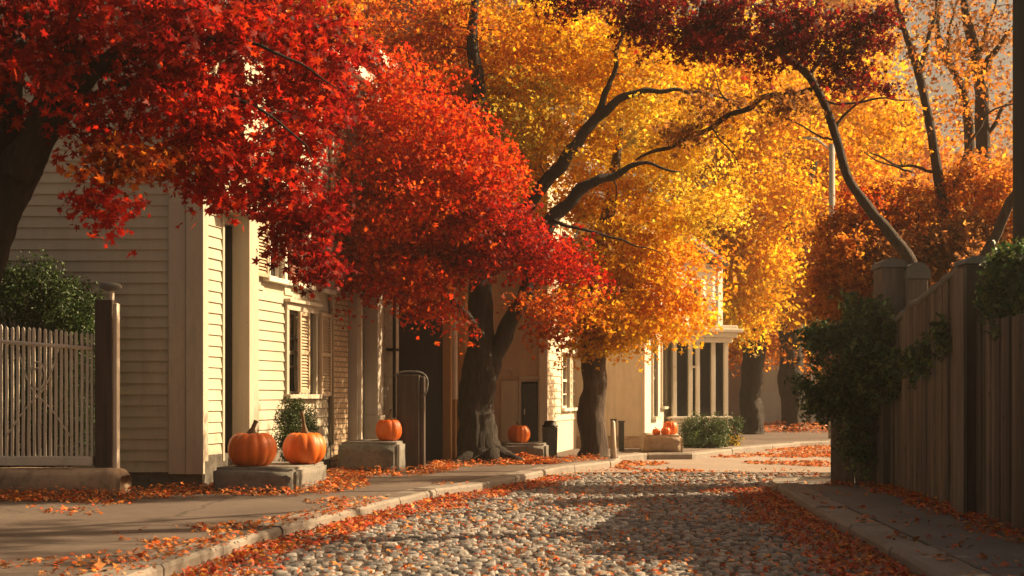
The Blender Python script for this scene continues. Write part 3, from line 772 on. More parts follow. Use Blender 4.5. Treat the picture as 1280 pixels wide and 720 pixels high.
def pumpkin(label, x, y, z, w, h, ribs=11, sd=0, lean=0, stem=1.0, group='pumpkins set out on the stone doorsteps'):
    R = w / 2; root = thing('pumpkin', label, 'pumpkin', (x, y, z), group)
    n, m = ribs * 8, 26; vs = []; fs = []
    rr = random.Random(sd); rw = [rr.uniform(.8, 1.25) for _ in range(ribs)]; tot = sum(rw)
    for i in range(m + 1):
        ph = math.pi * i / m
        for k in range(n):
            th = 2 * math.pi * k / n
            # rib phase with uneven widths
            a = th / (2 * math.pi) * tot; j = 0
            while j < ribs - 1 and a > rw[j]: a -= rw[j]; j += 1
            g = abs(math.sin(math.pi * min(a / rw[j], 1))) ** .55
            r = max(math.sin(ph), 0) ** .82 * R * (.925 + .075 * g)
            zz = math.cos(ph); top = zz * h / 2 * (1 - .06 * (1 - g)) 
            dim = .22 * h * math.exp(-(math.sin(ph) / .36) ** 2) * (1 if zz > 0 else .55)
            top = top - dim if zz > 0 else top + dim
            nz = 1 + .035 * mnoise.noise(Vector((math.cos(th) * 1.3 + sd, math.sin(th) * 1.3, zz)))
            vs.append((x + r * math.cos(th) * nz + lean * top, y + r * math.sin(th) * nz, z + h / 2 * .97 + top))
    for i in range(m):
        for k in range(n): fs.append((i * n + k, (i + 1) * n + k, (i + 1) * n + (k + 1) % n, i * n + (k + 1) % n))
    zmin = min(v[2] for v in vs); vs = [(a, b, c - zmin + z - .004) for a, b, c in vs]
    mb = MB(); mb.add(vs, fs); mb.build('body', M['pumpkin'], root, smooth=True)
    zt = z + h * .74; mb = MB(); q = []
    for i in range(7):
        t = i / 6; q.append(Vector((x + lean * h * .4 + (.05 * t * t) * w * 1.5 * (1 if sd % 2 else -1), y + .02 * t, zt + t * h * .42 * stem)))
    mb.tube(q, [R * (.24 - .15 * min(1, i / 3)) + (.006 if i == 6 else 0) for i in range(7)], 10, .5)
    mb.build('stem', M['stem'], root, smooth=True)
    return root
pumpkin('biggest pumpkin, front left one of the two on the long doorstep', -2.49, 13.62, .33, .47, .39, 11, 1, stem=.9)
pumpkin('big pumpkin with the tall stem, behind and right of the biggest one', -2.10 + .04, 14.12, .33, .43, .375, 10, 2, stem=1.5)
pumpkin('single pumpkin on the stone doorstep of the narrow pale grey house', -1.50, 17.3, .455, .33, .32, 10, 3, stem=1.1)
pumpkin('single pumpkin on the low stone bench step right of the forked maple trunk', .10, 20.45, .325, .33, .31, 12, 4, stem=.5)
pumpkin('largest of the three small pumpkins on the corner step', 2.60, 23.35, .37, .25, .26, 9, 5, stem=.6)
pumpkin('smallest of the three pumpkins on the corner step, at its left', 2.34, 23.05, .37, .14, .125, 9, 6, stem=.6)
pumpkin('middle small pumpkin in front on the corner step', 2.49, 23.05, .37, .155, .15, 9, 7, stem=.6)

# ================================================================== LEFT FENCE
Yf = 12.88
pf = thing('picket_fence', 'pale thin-picket fence with a curled ornament, on a low granite wall at the left', 'fence', (-4.4, Yf, SW))
n = 0; x = -3.80
while x > -6.1:
    t = (-3.80 - x); zt = 1.575 + .085 * t + random.uniform(-.008, .008); y = Yf + random.uniform(-.004, .004)
    mb = MB(); w = .0115; lean = random.uniform(-.006, .006); v = []
    for i, z in enumerate(np.linspace(.455, zt - .02, 7)):
        j = lean * i / 6 + random.uniform(-.0015, .0015)
        v += [(x + j - w, y - .009, z), (x + j + w, y - .009, z), (x + j + w, y + .009, z), (x + j - w, y + .009, z)]
    v.append((x + lean, y, zt)); f = []
    for i in range(6):
        for k in range(4): f.append((i * 4 + k, i * 4 + (k + 1) % 4, i * 4 + 4 + (k + 1) % 4, i * 4 + 4 + k))
    f += [(24, 25, 28), (25, 26, 28), (26, 27, 28), (27, 24, 28), (3, 2, 1, 0)]
    mb.add(v, f); mb.build('picket', M['picket'], pf); x -= .0465 * (1 + .12 * t); n += 1
mb = MB(); mb.tube([(-3.79, Yf - .02, 1.43), (-4.4, Yf - .02, 1.475), (-5.2, Yf - .02, 1.54), (-6.15, Yf - .02, 1.62)], .018, 8, .2); mb.build('rail', M['picket'], pf, smooth=True)
mb = MB(); mb.box(-6.15, -3.785, Yf - .045, Yf + .045, .37, .455); mb.build('rail', M['picket'], pf, bevel=.01)
mb = MB()   # curled wire ornament
cx, cz = -4.28, 1.05
for sgn in (-1, 1):
    P = [(cx + sgn * .30, Yf - .03, .62), (cx + sgn * .12, Yf - .035, .88), (cx - sgn * .02, Yf - .04, 1.02), (cx - sgn * .10, Yf - .035, 1.16), (cx - sgn * .17, Yf - .03, 1.38), (cx - sgn * .20, Yf - .03, 1.47)]
    P = smoothpts([(*p, .007) for p in P]); mb.tube([Vector(q[:3]) for q in P], .007, 6)
P = [(cx + .035 * math.cos(a) * (1 + a / 8), Yf - .04, cz + .12 + .07 * math.sin(a) * (1 + a / 8)) for a in np.linspace(0, 9, 30)]
mb.tube(P, .008, 6); mb.build('ornament', M['picket'], pf, smooth=True)
fpst = thing('gate_post', 'dark square gate post with a small mushroom cap, right of the picket fence', 'post', (-3.67, 12.9, SW))
mb = MB(); mb.box(-3.765, -3.605, 12.83, 12.99, .33, 1.87); mb.build('shaft', M['fencedk'], fpst, bevel=.008)
mb = MB(); mb.box(-3.61, -3.572, 12.86, 12.96, .33, 1.84); mb.build('painted_lit_edge', M['picket'], fpst, bevel=.004)  # pale strip paints the sunlit right edge of the dark post
mb = MB(); mb.tube([(-3.63, 12.9, 1.87), (-3.63, 12.9, 1.97)], .022, 10); mb.build('neck', M['picket'], fpst)
mb = MB(); mb.lathe((-3.64, 12.9, 1.96), [(.02, -.01), (.05, -.005), (.092, .015), (.1, .035), (.085, .055), (.04, .068), (.005, .07)], 20); mb.build('cap', M['stonecap'], fpst, smooth=True)
mb = MB(); vs = []; fs = []; K = 18; xs = np.linspace(-7.2, -3.50, 90)
for x in xs:
    e = min(1, (x + 7.25) / .12, (-3.46 - x) / .10) ** .45 if x > -7.2 and x < -3.5 else .55
    for k in range(K):
        a = 2 * math.pi * k / K; c, q = math.cos(a), math.sin(a)
        y = .225 * math.copysign(abs(c) ** .5, c) * (.8 + .2 * e); z = .145 * math.copysign(abs(q) ** .55, q) * e
        nn = 1 + .09 * mnoise.noise(Vector((x * 2.4, y * 5, z * 5))) + .03 * mnoise.noise(Vector((x * 11, y * 14, z * 14)))
        vs.append((x, 12.89 + y * nn, .20 + z * nn))
for i in range(len(xs) - 1):
    for k in range(K): fs.append((i * K + k, i * K + (k + 1) % K, (i + 1) * K + (k + 1) % K, (i + 1) * K + k))
fs += [tuple(range(K)), tuple((len(xs) - 1) * K + k for k in range(K))[::-1]]
mb.add(vs, fs); tag(mb.build('granite_wall', M['granite'], smooth=True), 'low rounded granite wall under the pale picket fence', 'wall')

# stone gate post by the charcoal wall
gp = thing('gate_pier', 'dark weathered pier with curved iron strap, in front of the charcoal wall', 'post', (-1.25, 17.5, SW))
mb = MB(); mb.box(-1.41, -1.13, 17.38, 17.62, SW - .02, 1.26); mb.box(-1.13, -1.07, 17.40, 17.60, SW - .02, 1.24); mb.build('shaft', M['fencedk'], gp, bevel=.015)
mb = MB(); P = smoothpts([(-1.43, 17.36, 1.24, .01), (-1.36, 17.35, 1.29, .01), (-1.2, 17.35, 1.30, .01), (-1.08, 17.35, 1.27, .01), (-1.03, 17.36, 1.18, .01), (-1.05, 17.37, 1.05, .01), (-1.09, 17.38, .98, .01)])
mb.tube([Vector(q[:3]) for q in P], .012, 8); mb.build('strap', M['stonecap'], gp, smooth=True)

# litter bin, short post, twin service posts
bn = thing('litter_bin', 'small dark slatted litter bin right of the low stone bench step', 'bin', (.55, 20.6, SW))
mb = MB(); mb.lathe((.55, 20.6, SW), [(.085, 0), (.09, .02), (.1, .44), (.1, .46)], 20)
for k in range(20):
    a = 2 * math.pi * k / 20; mb.tube([(.55 + .095 * math.cos(a), 20.6 + .095 * math.sin(a), SW + .02), (.55 + .108 * math.cos(a), 20.6 + .108 * math.sin(a), SW + .45)], .007, 4)
mb.build('body', M['binm'], bn)
mb = MB(); mb.lathe((.55, 20.6, SW + .46), [(.115, 0), (.118, .02), (.09, .035), (.085, .07), (.07, .09), (.03, .095)], 20); mb.build('lid', M['iron'], bn, smooth=True)
mb = MB(); mb.tube([(1.48, 20.75, SW - .02), (1.475, 20.75, .4), (1.47, 20.75, .62), (1.47, 20.75, .64)], [.05, .042, .038, .02], 10, .15)
tag(mb.build('bollard', M['trim'], smooth=True), 'pale wooden bollard at the foot of the slim maple trunk', 'bollard')
for k, x in enumerate((1.62, 1.75)):
    mb = MB(); mb.box(x, x + .09, 23.3, 23.4, SW - .01, .60 - .03 * k); mb.box(x - .012, x + .102, 23.288, 23.412, .60 - .03 * k, .625 - .03 * k)
    tag(mb.build('service_post', M['binm'], bevel=.006), ['left', 'right'][k] + ' one of two short grey service posts beside the stucco end wall', 'post', 'twin grey service posts')

# pole far and pole near
pl = thing('utility_pole', 'slim pale pole glowing among the golden foliage', 'pole', (6.75, 30.5, 0))
mb = MB(); mb.tube([(6.87, 30.5, -.05), (6.86, 30.5, 3), (6.86, 30.5, 6.4)], [.09, .075, .06], 12); mb.build('shaft', M['polewood'], pl, smooth=True)
mb = MB(); mb.tube([(6.86, 30.5, 6.25), (6.5, 30.4, 6.5), (6.2, 30.3, 6.5)], .025, 8); mb.build('arm', M['polewood'], pl, smooth=True)
pl = thing('utility_pole', 'thick black tarred pole at the right edge of the view', 'pole', (4.24, 11.5, 0))
mb = MB(); mb.tube([(4.22, 11.5, 0), (4.2, 11.5, 4), (4.2, 11.5, 8.5)], [.16, .145, .12], 16); mb.build('shaft', M['darkpole'], pl, smooth=True)
mb = MB(); mb.box(3.5, 4.9, 11.42, 11.53, 7.6, 7.72); mb.build('crossarm', M['darkpole'], pl)

# ================================================================== RIGHT FENCE
bf = thing('board_fence', 'weathered tall board fence with curved tops and dark posts along the right pavement', 'fence', (3.6, 11, SW))
P0, P1, P2, P3 = Vector((3.30, 14.72, 0)), Vector((3.80, 14.30, 0)), Vector((3.53, 10.85, 0)), Vector((2.95, 5.2, 0))
def boards(a, b, top, name='board_panel', bw=.145, mat=None):
    fr = Fr(b, a) if False else Fr(a, b); mb = MB(); x = 0
    while x < fr.L - .02:
        w = min(bw * random.uniform(.85, 1.15), fr.L - x); z0 = SW - .02; e = .004
        o = random.uniform(-.014, .014); k = 5; vs = []
        for i in range(k + 1):
            xx = x + e + (w - 2 * e) * i / k; zt = top(xx / fr.L) + random.uniform(-.006, .006); d = .006 * math.sin(math.pi * i / k)
            vs += [fr(xx, .012 + o + d, z0), fr(xx, .012 + o + d, zt), fr(xx, -.012 + o, zt), fr(xx, -.012 + o, z0)]
        fs = []
        for i in range(k):
            q = i * 4; fs += [(q, q + 4, q + 5, q + 1), (q + 1, q + 5, q + 6, q + 2), (q + 2, q + 6, q + 7, q + 3)]
        fs += [(0, 1, 2, 3), (k * 4 + 3, k * 4 + 2, k * 4 + 1, k * 4)]
        q = random.uniform(.5, 1.3); mb.add(vs, fs, (q, q * random.uniform(.93, 1.02), q * random.uniform(.86, 1.0))); x += w
    for z in (.4, 1.3): mb.box(0, fr.L, -.06, -.022, z, z + .08, fr, col=(.8, .8, .8))
    return mb.build(name, mat or M['board'], bf)
# outward (camera/street) side is n = (d.y,-d.x): walk from far to near so that it faces -x
boards(P1 + Vector((-.02, -.19, 0)), P2 + Vector((0, .12, 0)), lambda t: 1.80 + .05 * math.sin(t * 3.1) + .22 * max(0, t - .45) / .55 if t > .25 else 1.70 + .4 * t)
boards(P2 + Vector((-.01, -.12, 0)), P3, lambda t: 1.56 - .02 * math.sin(t * 5))
boards(P0, P1 + Vector((-.06, .03, 0)), lambda t: .98 + .05 * t)
# stone coping along the wavy top of the tall panel
fr = Fr(P1 + Vector((-.02, -.19, 0)), P2 + Vector((0, .12, 0))); mb = MB(); q = []
for i in range(24):
    t = i / 23; z = (1.80 + .05 * math.sin(t * 3.1) + .22 * max(0, t - .45) / .55) if t > .25 else 1.70 + .4 * t
    q.append(fr(t * fr.L, 0, z + .008))
mb.tube(q, [.035 + .008 * math.sin(i * 1.9) for i in range(24)], 8, .3); mb.build('coping', M['stonecap'], bf, smooth=True)
def fpost(P, w, d, h, cap=.05, capmat='stonecap', mat='fencedk'):
    mb = MB(); mb.box(P.x - w, P.x + w, P.y - d, P.y + d, SW - .03, h); o = mb.build('post', M[mat], bf, bevel=.012)
    mb = MB(); k = 10; vs = []; fs = []
    for j, y in enumerate((P.y - d - .02, P.y + d + .02)):
        for i in range(k + 1):
            a = math.pi * i / k; vs.append((P.x - (w + .02) * math.cos(a), y, h + cap * max(math.sin(a), 0) ** .7))
    for i in range(k): fs.append((i, i + 1, k + 2 + i, k + 1 + i))
    fs += [tuple(range(k + 1))[::-1], tuple(range(k + 1, 2 * k + 2)), (0, k + 1, 2 * k + 1, k)]
    mb.add(vs, fs); mb.build('cap', M[capmat], o, smooth=False)
    return o
fpost(Vector((3.79, 14.3, 0)), .115, .17, 2.28, .09, mat='fence')
fpost(Vector((4.01, 14.2, 0)), .10, .16, 2.16, .16, mat='fence')
fpost(P2 + Vector((.02, 0, 0)), .12, .12, 2.0, .06)
mb = MB(); mb.box(3.43 - .028, 3.43, 10.72, 10.97, SW, 1.97); mb.box(3.895, 3.915, 14.02, 14.12, SW, 2.2); mb.build('painted_lit_edge', M['fence'], bf, bevel=.004)  # strips stand in for the bright lit edge lines of the posts

# ================================================================== PLANTS
def bush(name, label, cat, blobs, size, per, cr, pal_kind='oval', mat='green', climb=False, group=None, flat=.9, droop=.1):
    c = W(*blobs[0][:3]); root = thing(name, label, cat, (c.x, c.y, SW), group)
    cs, P, N, S, K = crown_leaves(blobs, size, per, flat, droop, cr)
    ok = P[:, 2] > SW + .005; leaves('foliage', M[mat], root, P[ok], N[ok], S[ok], K[ok], pal_kind)
    mb = MB()
    for q in cs[::3]:
        b = Vector((c.x + (q[0] - c.x) * .35, c.y + (q[1] - c.y) * .35, SW - .03))
        if climb: continue
        if 0: b = Vector((max(q[0], 3.4), q[1] + (.1 if q[0] < 3.5 else 0), max(q[2] - random.uniform(.05, .25), SW)))
        m = b.lerp(Vector(q), .5) + Vector(RNG.normal(size=3) * .03)
        mb.tube([b, m, Vector(q)], [.014, .01, .004], 5, cap=False)
    mb.build('stem', M['bark'], root)
    return root
bush('evergreen_bush', 'dark evergreen bush behind the pale picket fence', 'bush',
     [(40, 366, 13.35, 62, 36, .25, 60, 'green'), (85, 385, 13.35, 40, 35, .22, 40, 'green'), (20, 470, 13.35, 60, 90, .22, 70, 'green'), (95, 480, 13.35, 30, 90, .22, 45, 'green'), (-60, 400, 13.35, 60, 100, .25, 60, 'green')], .022, 150, .16)
bush('clipped_bush', 'small round clipped bush behind the two biggest pumpkins', 'bush', [(368, 535, 15.0, 28, 32, .22, 60, 'green'), (368, 565, 15.0, 22, 30, .16, 20, 'green')], .017, 160, .09)
bush('low_hedge', 'low dark green hedge in front of the columned bay', 'hedge', [(868, 538, 25.3, 16, 20, .35, 30, 'green'), (892, 541, 25.3, 18, 18, .35, 30, 'green'), (880, 552, 25.0, 30, 10, .3, 25, 'green')], .03, 120, .16)
bush('corner_shrub', 'small shrub right of the low hedge', 'bush', [(917, 542, 26.2, 10, 20, .18, 22, 'green'), (917, 553, 26.2, 9, 12, .16, 10, 'olive')], .03, 50, .13)

iv = [(1060, 445, 14.4, 40, 46, .25, 34, 'ivy'), (1085, 410, 14.2, 30, 36, .2, 18, 'ivy'), (1032, 488, 14.5, 32, 22, .2, 16, 'ivy'), (1070, 505, 14.4, 30, 26, .12, 16, 'ivy'), (1070, 550, 14.35, 10, 34, .05, 6, 'ivy'), (1098, 465, 14.0, 18, 44, .1, 12, 'ivy'), (1030, 430, 14.4, 16, 24, .1, 6, 'ivy')]
bush('ivy_mass', 'dark ivy spilling over the low end of the board fence', 'ivy', iv, .036, 95, .19, 'lite', flat=.6, climb=True)
bush('climbing_ivy', 'strand of ivy climbing across the tall panel between the fence posts', 'ivy',
     [(1128, 470, 13.7, 20, 22, .08, 12, 'ivy'), (1150, 458, 13.0, 22, 18, .08, 12, 'ivy'), (1172, 446, 12.4, 20, 18, .08, 12, 'ivy'), (1192, 425, 11.7, 14, 24, .08, 10, 'ivy'), (1120, 430, 13.9, 12, 26, .08, 8, 'ivy')], .034, 70, .15, 'lite', flat=.7, climb=True)
bush('climbing_ivy', 'thick ivy heaped on top of the fence at the right edge', 'ivy',
     [(1262, 362, 10.5, 20, 26, .2, 22, 'ivy'), (1275, 350, 10.2, 30, 40, .25, 40, 'ivy'), (1330, 350, 9.8, 50, 45, .3, 40, 'ivy'), (1262, 400, 10.1, 14, 14, .05, 5, 'ivy')], .028, 120, .15, 'lite', flat=.65, climb=True)

def WL(D, *pts): return [(*W(px, py, D), r) for px, py, r in pts]
# near left maple
LA = [WL(10, (-95, 696, .27), (-80, 600, .225), (-62, 500, .20), (-45, 400, .19), (-30, 330, .19), (-8, 262, .18), (38, 190, .125), (76, 140, .09), (108, 100, .07), (150, 62, .04), (205, 25, .016), (240, 10, .006)),
      WL(10.1, (-25, 320, .15), (-15, 240, .14), (2, 160, .12), (12, 90, .10), (20, 20, .08), (15, -60, .05)),
      WL(9.9, (20, 222, .10), (58, 120, .085), (83, 75, .07), (92, 30, .045), (110, -30, .02)),
      WL(10.4, (70, 148, .04), (150, 105, .03), (240, 98, .022), (330, 140, .012), (390, 200, .004)),
      WL(10.2, (112, 98, .04), (220, 50, .026), (330, 60, .014), (420, 110, .004)),
      WL(9.9, (90, 125, .03), (130, 170, .018), (140, 220, .010), (120, 260, .004))]
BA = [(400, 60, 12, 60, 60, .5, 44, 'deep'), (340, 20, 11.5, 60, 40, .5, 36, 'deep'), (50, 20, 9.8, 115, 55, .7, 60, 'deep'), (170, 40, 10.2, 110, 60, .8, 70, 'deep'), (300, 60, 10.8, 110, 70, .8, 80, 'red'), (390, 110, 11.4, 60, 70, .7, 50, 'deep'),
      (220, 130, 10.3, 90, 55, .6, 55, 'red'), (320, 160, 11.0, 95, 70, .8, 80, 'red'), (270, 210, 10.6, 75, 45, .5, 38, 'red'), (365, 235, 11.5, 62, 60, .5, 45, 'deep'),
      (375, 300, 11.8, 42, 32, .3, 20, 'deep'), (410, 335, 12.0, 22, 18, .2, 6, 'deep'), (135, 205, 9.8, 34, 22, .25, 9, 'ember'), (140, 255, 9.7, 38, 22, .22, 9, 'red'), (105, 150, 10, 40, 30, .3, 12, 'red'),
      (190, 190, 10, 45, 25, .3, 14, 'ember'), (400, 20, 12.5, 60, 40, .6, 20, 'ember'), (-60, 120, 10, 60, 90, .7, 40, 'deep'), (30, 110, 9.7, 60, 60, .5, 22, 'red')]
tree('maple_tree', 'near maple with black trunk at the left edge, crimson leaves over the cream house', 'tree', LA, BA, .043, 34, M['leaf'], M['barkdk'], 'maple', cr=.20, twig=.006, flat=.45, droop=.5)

# forked maple in the middle
LB = [WL(19.5, (606, 592, .47), (603, 578, .35), (598, 550, .27), (596, 505, .245), (600, 465, .235), (602, 425, .18), (601, 380, .155), (598, 330, .14), (595, 260, .13), (600, 180, .12), (598, 110, .10), (590, 40, .07), (600, -40, .04)),
      WL(19.5, (606, 480, 0.136), (624, 430, 0.128), (650, 380, 0.112), (667, 330, 0.108), (692, 275, 0.096), (730, 235, 0.080), (757, 222, 0.060), (800, 205, 0.032), (850, 215, 0.010)),
      WL(19.9, (655, 345, 0.064), (652, 280, 0.080), (668, 240, 0.088), (700, 208, 0.088), (726, 172, 0.080), (756, 139, 0.068), (794, 117, 0.048), (830, 112, 0.032), (890, 118, 0.016), (950, 140, 0.006)),
      WL(19.9, (742, 155, 0.048), (760, 112, 0.044), (771, 75, 0.032), (780, 20, 0.016), (775, -20, 0.008)),
      WL(19.0, (602, 420, 0.056), (565, 375, 0.044), (530, 350, 0.032), (490, 340, 0.020), (450, 330, 0.008)),
      WL(19.3, (597, 300, 0.056), (560, 250, 0.040), (510, 215, 0.024), (460, 190, 0.010)),
      WL(19.6, (597, 200, 0.048), (560, 140, 0.040), (500, 90, 0.024), (450, 60, 0.010)),
      WL(19.3, (690, 275, 0.032), (730, 290, 0.022), (780, 300, 0.013), (830, 320, 0.005)),
      [tuple(W(606, 572, 19.5)) + (.18,), (-.15, 19.3, .22, .11), (.10, 19.1, .10, .06), (.22, 19.0, .05, .03)],
      [tuple(W(598, 572, 19.5)) + (.18,), (-.62, 19.25, .2, .11), (-.75, 19.1, .09, .06), (-.85, 19.0, .05, .03)]]
BB = [(470, 110, 18.6, 60, 60, .9, 34, 'fire'), (520, 160, 18.3, 75, 45, .9, 38, 'fire'), (470, 230, 18.4, 55, 60, .9, 37, 'fire'), (560, 220, 18.2, 80, 55, .9, 48, 'fire'),
      (480, 300, 18.2, 60, 50, .8, 35, 'fire'), (540, 285, 18.0, 75, 45, .8, 37, 'fire'), (525, 340, 18.0, 55, 26, .6, 19, 'fire'), (470, 345, 18.0, 36, 20, .5, 10, 'red'),
      (600, 265, 18.0, 55, 36, .7, 22, 'red'), (640, 295, 18.3, 55, 30, .6, 21, 'deep'), (690, 320, 18.6, 42, 28, .6, 14, 'red'), (590, 310, 18.2, 50, 22, .5, 11, 'deep'), (555, 385, 18.1, 30, 16, .3, 5, 'fire'),
      (500, 40, 19.8, 90, 50, 1.1, 40, 'ember'), (600, 60, 20.5, 90, 60, 1.2, 46, 'orange'), (640, 140, 20.4, 70, 60, 1.1, 40, 'olive'), (700, 60, 20.8, 90, 60, 1.2, 46, 'gold'), (590, 150, 20.4, 40, 50, 1, 20, 'orange'),
      (790, 80, 21, 80, 60, 1.2, 36, 'gold'), (700, 190, 20.8, 60, 50, 1, 28, 'gold'), (800, 170, 21, 80, 55, 1.1, 34, 'yellow'), (770, 260, 20.9, 80, 45, 1, 36, 'gold'),
      (850, 240, 21.2, 80, 50, 1.1, 34, 'yellow'), (760, 320, 20.8, 70, 40, .9, 28, 'gold'), (840, 330, 21.2, 70, 40, 1, 26, 'orange'), (700, 385, 19.5, 42, 16, .5, 8, 'ember'), (740, 380, 20, 45, 18, .5, 9, 'orange'),
      (880, 150, 21.4, 70, 50, 1, 22, 'gold'), (640, 220, 20.6, 30, 40, .8, 12, 'olive')]
tree('maple_tree', 'forked maple in the middle, its crown scarlet on the left and gold on the right', 'tree', LB, BB, .038, 150, M['leaf'], M['barkdk'], 'lite', cr=.46, twig=.010, flat=.32, droop=.5)

# slim maple behind
LC = [WL(21.2, (740, 584, .26), (741, 560, .20), (741, 500, .185), (742, 440, .175), (744, 380, .15), (752, 310, .12), (765, 240, .09), (775, 160, .05)),
      WL(21.2, (743, 400, .09), (790, 360, .06), (840, 340, .03)), WL(21.2, (743, 410, .08), (715, 370, .06), (690, 330, .03))]
BC = [(715, 405, 21, 34, 12, .5, 5, 'ember'), (775, 400, 21.2, 60, 30, .8, 34, 'gold'), (820, 380, 21.5, 50, 35, .9, 28, 'orange'), (760, 350, 21.6, 70, 40, .9, 30, 'gold'), (850, 400, 22.5, 40, 22, .6, 12, 'gold'),
      (740, 428, 21, 35, 12, .4, 8, 'gold'), (800, 290, 22.5, 60, 50, 1, 20, 'yellow')]
tree('maple_tree', 'slim straight maple with golden leaves, between the tan house and the stucco house', 'tree', LC, BC, .045, 110, M['leaf'], M['bark'], 'lite', cr=.42, twig=.01, flat=.4, droop=.5)

# far golden pair
def fartree(label, D, px, base, limbs, blobs, size=.085, per=150, cr=.85, kind='oval', mat='barkdk', group=None, cat='tree', name='golden_tree'):
    return tree(name, label, cat, [WL(D, (px, base, .36), *limbs[0])] + [WL(D, *l) for l in limbs[1:]], blobs, size, per, M['leaf'], M[mat], kind, cr=cr, twig=.018, flat=.45, droop=.4, group=group, up=.15)
fartree('golden tree on the left of the pair of dark trunks before the brown house', 34, 938, 544,
        [[(938, 520, .27), (940, 480, .25), (943, 430, .25), (945, 370, .22), (940, 300, .22), (930, 220, .15), (925, 140, .08)], [(944, 380, .2), (900, 300, .14), (860, 240, .08)], [(944, 360, .18), (990, 280, .12), (1020, 200, .06)]],
        [(860, 180, 33.0, 80, 60, 1.20, 50, 'yellow'), (930, 140, 33.0, 90, 60, 1.32, 60, 'gold'), (850, 290, 32.5, 70, 50, 1.08, 42, 'yellow'), (920, 250, 32.5, 90, 60, 1.20, 64, 'gold'), (925, 340, 32.0, 75, 45, 0.96, 46, 'gold'),
         (880, 370, 32.0, 50, 34, 0.78, 26, 'yellow'), (900, 80, 34.0, 90, 50, 1.20, 40, 'gold'), (930, 392, 32.5, 30, 18, 0.48, 8, 'gold'), (930, 430, 35.0, 40, 22, 0.48, 12, 'rust')])
fartree('golden orange tree on the right of the pair of dark trunks before the brown house', 37, 992, 543,
        [[(990, 520, .31), (988, 470, .29), (988, 420, .28), (990, 350, .28), (1000, 280, .22), (1010, 200, .14), (1010, 120, .08)], [(989, 360, .2), (1040, 290, .12), (1070, 240, .06)]],
        [(1000, 200, 36, 80, 60, 1.20, 52, 'gold'), (1060, 240, 36, 60, 60, 1.08, 46, 'orange'), (1000, 300, 35, 60, 60, 0.96, 50, 'orange'), (1050, 340, 35, 50, 50, 0.84, 40, 'orange'), (1000, 100, 37, 90, 60, 1.20, 46, 'gold'),
         (1015, 395, 35, 34, 18, 0.48, 10, 'gold'), (985, 420, 38, 50, 25, 0.60, 16, 'rust'), (1080, 150, 37, 60, 60, 1.20, 34, 'gold')])
# woods behind: each its own tree
spec = [(455, 60, 40, 70, 70, 'olive'), (560, 60, 48, 80, 80, 'orange'), (660, 40, 46, 80, 80, 'gold'), (770, 120, 50, 80, 100, 'yellow'), (760, 20, 56, 90, 60, 'gold'), (860, 60, 58, 80, 80, 'yellow'), (960, 60, 60, 80, 90, 'gold'),
        (1060, 140, 52, 70, 100, 'gold'), (1130, 230, 56, 70, 90, 'orange'), (1210, 260, 60, 70, 70, 'orange'), (1280, 240, 62, 60, 80, 'rust'), (1060, 20, 66, 60, 50, 'gold'), (640, 200, 44, 80, 90, 'gold'), (380, 20, 36, 60, 50, 'olive')]
words = {'olive': 'olive gold', 'orange': 'orange', 'gold': 'golden', 'yellow': 'bright yellow', 'rust': 'rust brown'}
where = ['above the narrow pale grey house', 'high above the charcoal house', 'high between the forks of the middle maple', 'behind the right limb of the forked maple', 'at the top of the view right of the forked maple',
         'high above the stucco house', 'high above the pair of dark trunks', 'behind the slim pale pole', 'behind the leaning maroon maple trunk', 'low behind the sparse bare-stemmed trees', 'behind the black tarred pole', 'at the top, left of the sparse trees', 'low behind the forked maple', 'at the roof edge of the cream house']
for i, (px, py, D, rx, ry, pal) in enumerate(spec):
    w = W(px, py, D); r = rx * D / F
    tree('background_tree', '%s tree far off %s' % (words[pal], where[i]), 'tree',
         [[(w.x, w.y, -.05, .3), (w.x + .1, w.y, w.z * .4, .25), (w.x, w.y, w.z, .15), (w.x - .1, w.y, w.z + ry * D / F * .7, .06)]],
         [(px, py, D, rx, ry, r * .6, 64, pal), (px - rx * .5, py + ry * .5, D, rx * .6, ry * .5, r * .6, 16, pal), (px + rx * .5, py + ry * .5, D, rx * .6, ry * .5, r * .6, 16, pal)], .17, 70, M['leaf'], M['bark'], 'oval', group='trees beyond the street', cr=1.25, twig=.02, up=.15)

# leaning maroon maple on the right
LR = [[(4.5, 15, 1.6, .06), (5.15, 14.3, 3.2, .05), (5.3, 13.4, 4.6, .04), (4.9, 12.2, 5.5, .03), (4.2, 11.2, 6.2, .01)],  # limb added for the unseen shading canopy
      WL(15, (1172, 606, 0.099), (1168, 500, 0.087), (1155, 400, 0.077), (1138, 330, 0.068), (1110, 290, 0.059), (1085, 259, 0.053), (1062, 225, 0.050), (1044, 169, 0.046), (1029, 127, 0.043), (1010, 94, 0.038), (980, 71, 0.031), (950, 52, 0.025), (912, 37, 0.019), (860, 20, 0.012)),
      WL(15, (1015, 112, 0.025), (985, 118, 0.028), (950, 124, 0.031), (915, 145, 0.028), (875, 165, 0.025), (830, 185, 0.022), (795, 200, 0.012)),
      WL(15, (1042, 165, 0.019), (1065, 135, 0.012), (1085, 120, 0.006)), WL(15, (1040, 175, 0.012), (1005, 160, 0.009), (975, 145, 0.005)),
      WL(15, (1012, 95, 0.022), (1030, 60, 0.019), (1040, 10, 0.012)), WL(15, (930, 140, 0.012), (905, 120, 0.009), (890, 85, 0.005)), WL(15, (890, 160, 0.011), (915, 190, 0.007), (925, 215, 0.004)),
      WL(15, (1030, 128, 0.015), (1080, 128, 0.012), (1140, 125, 0.007)), WL(15, (1140, 215, 0.012), (1110, 205, 0.010), (1080, 190, 0.006))]
LR = [LR[1], LR[0]] + LR[2:]
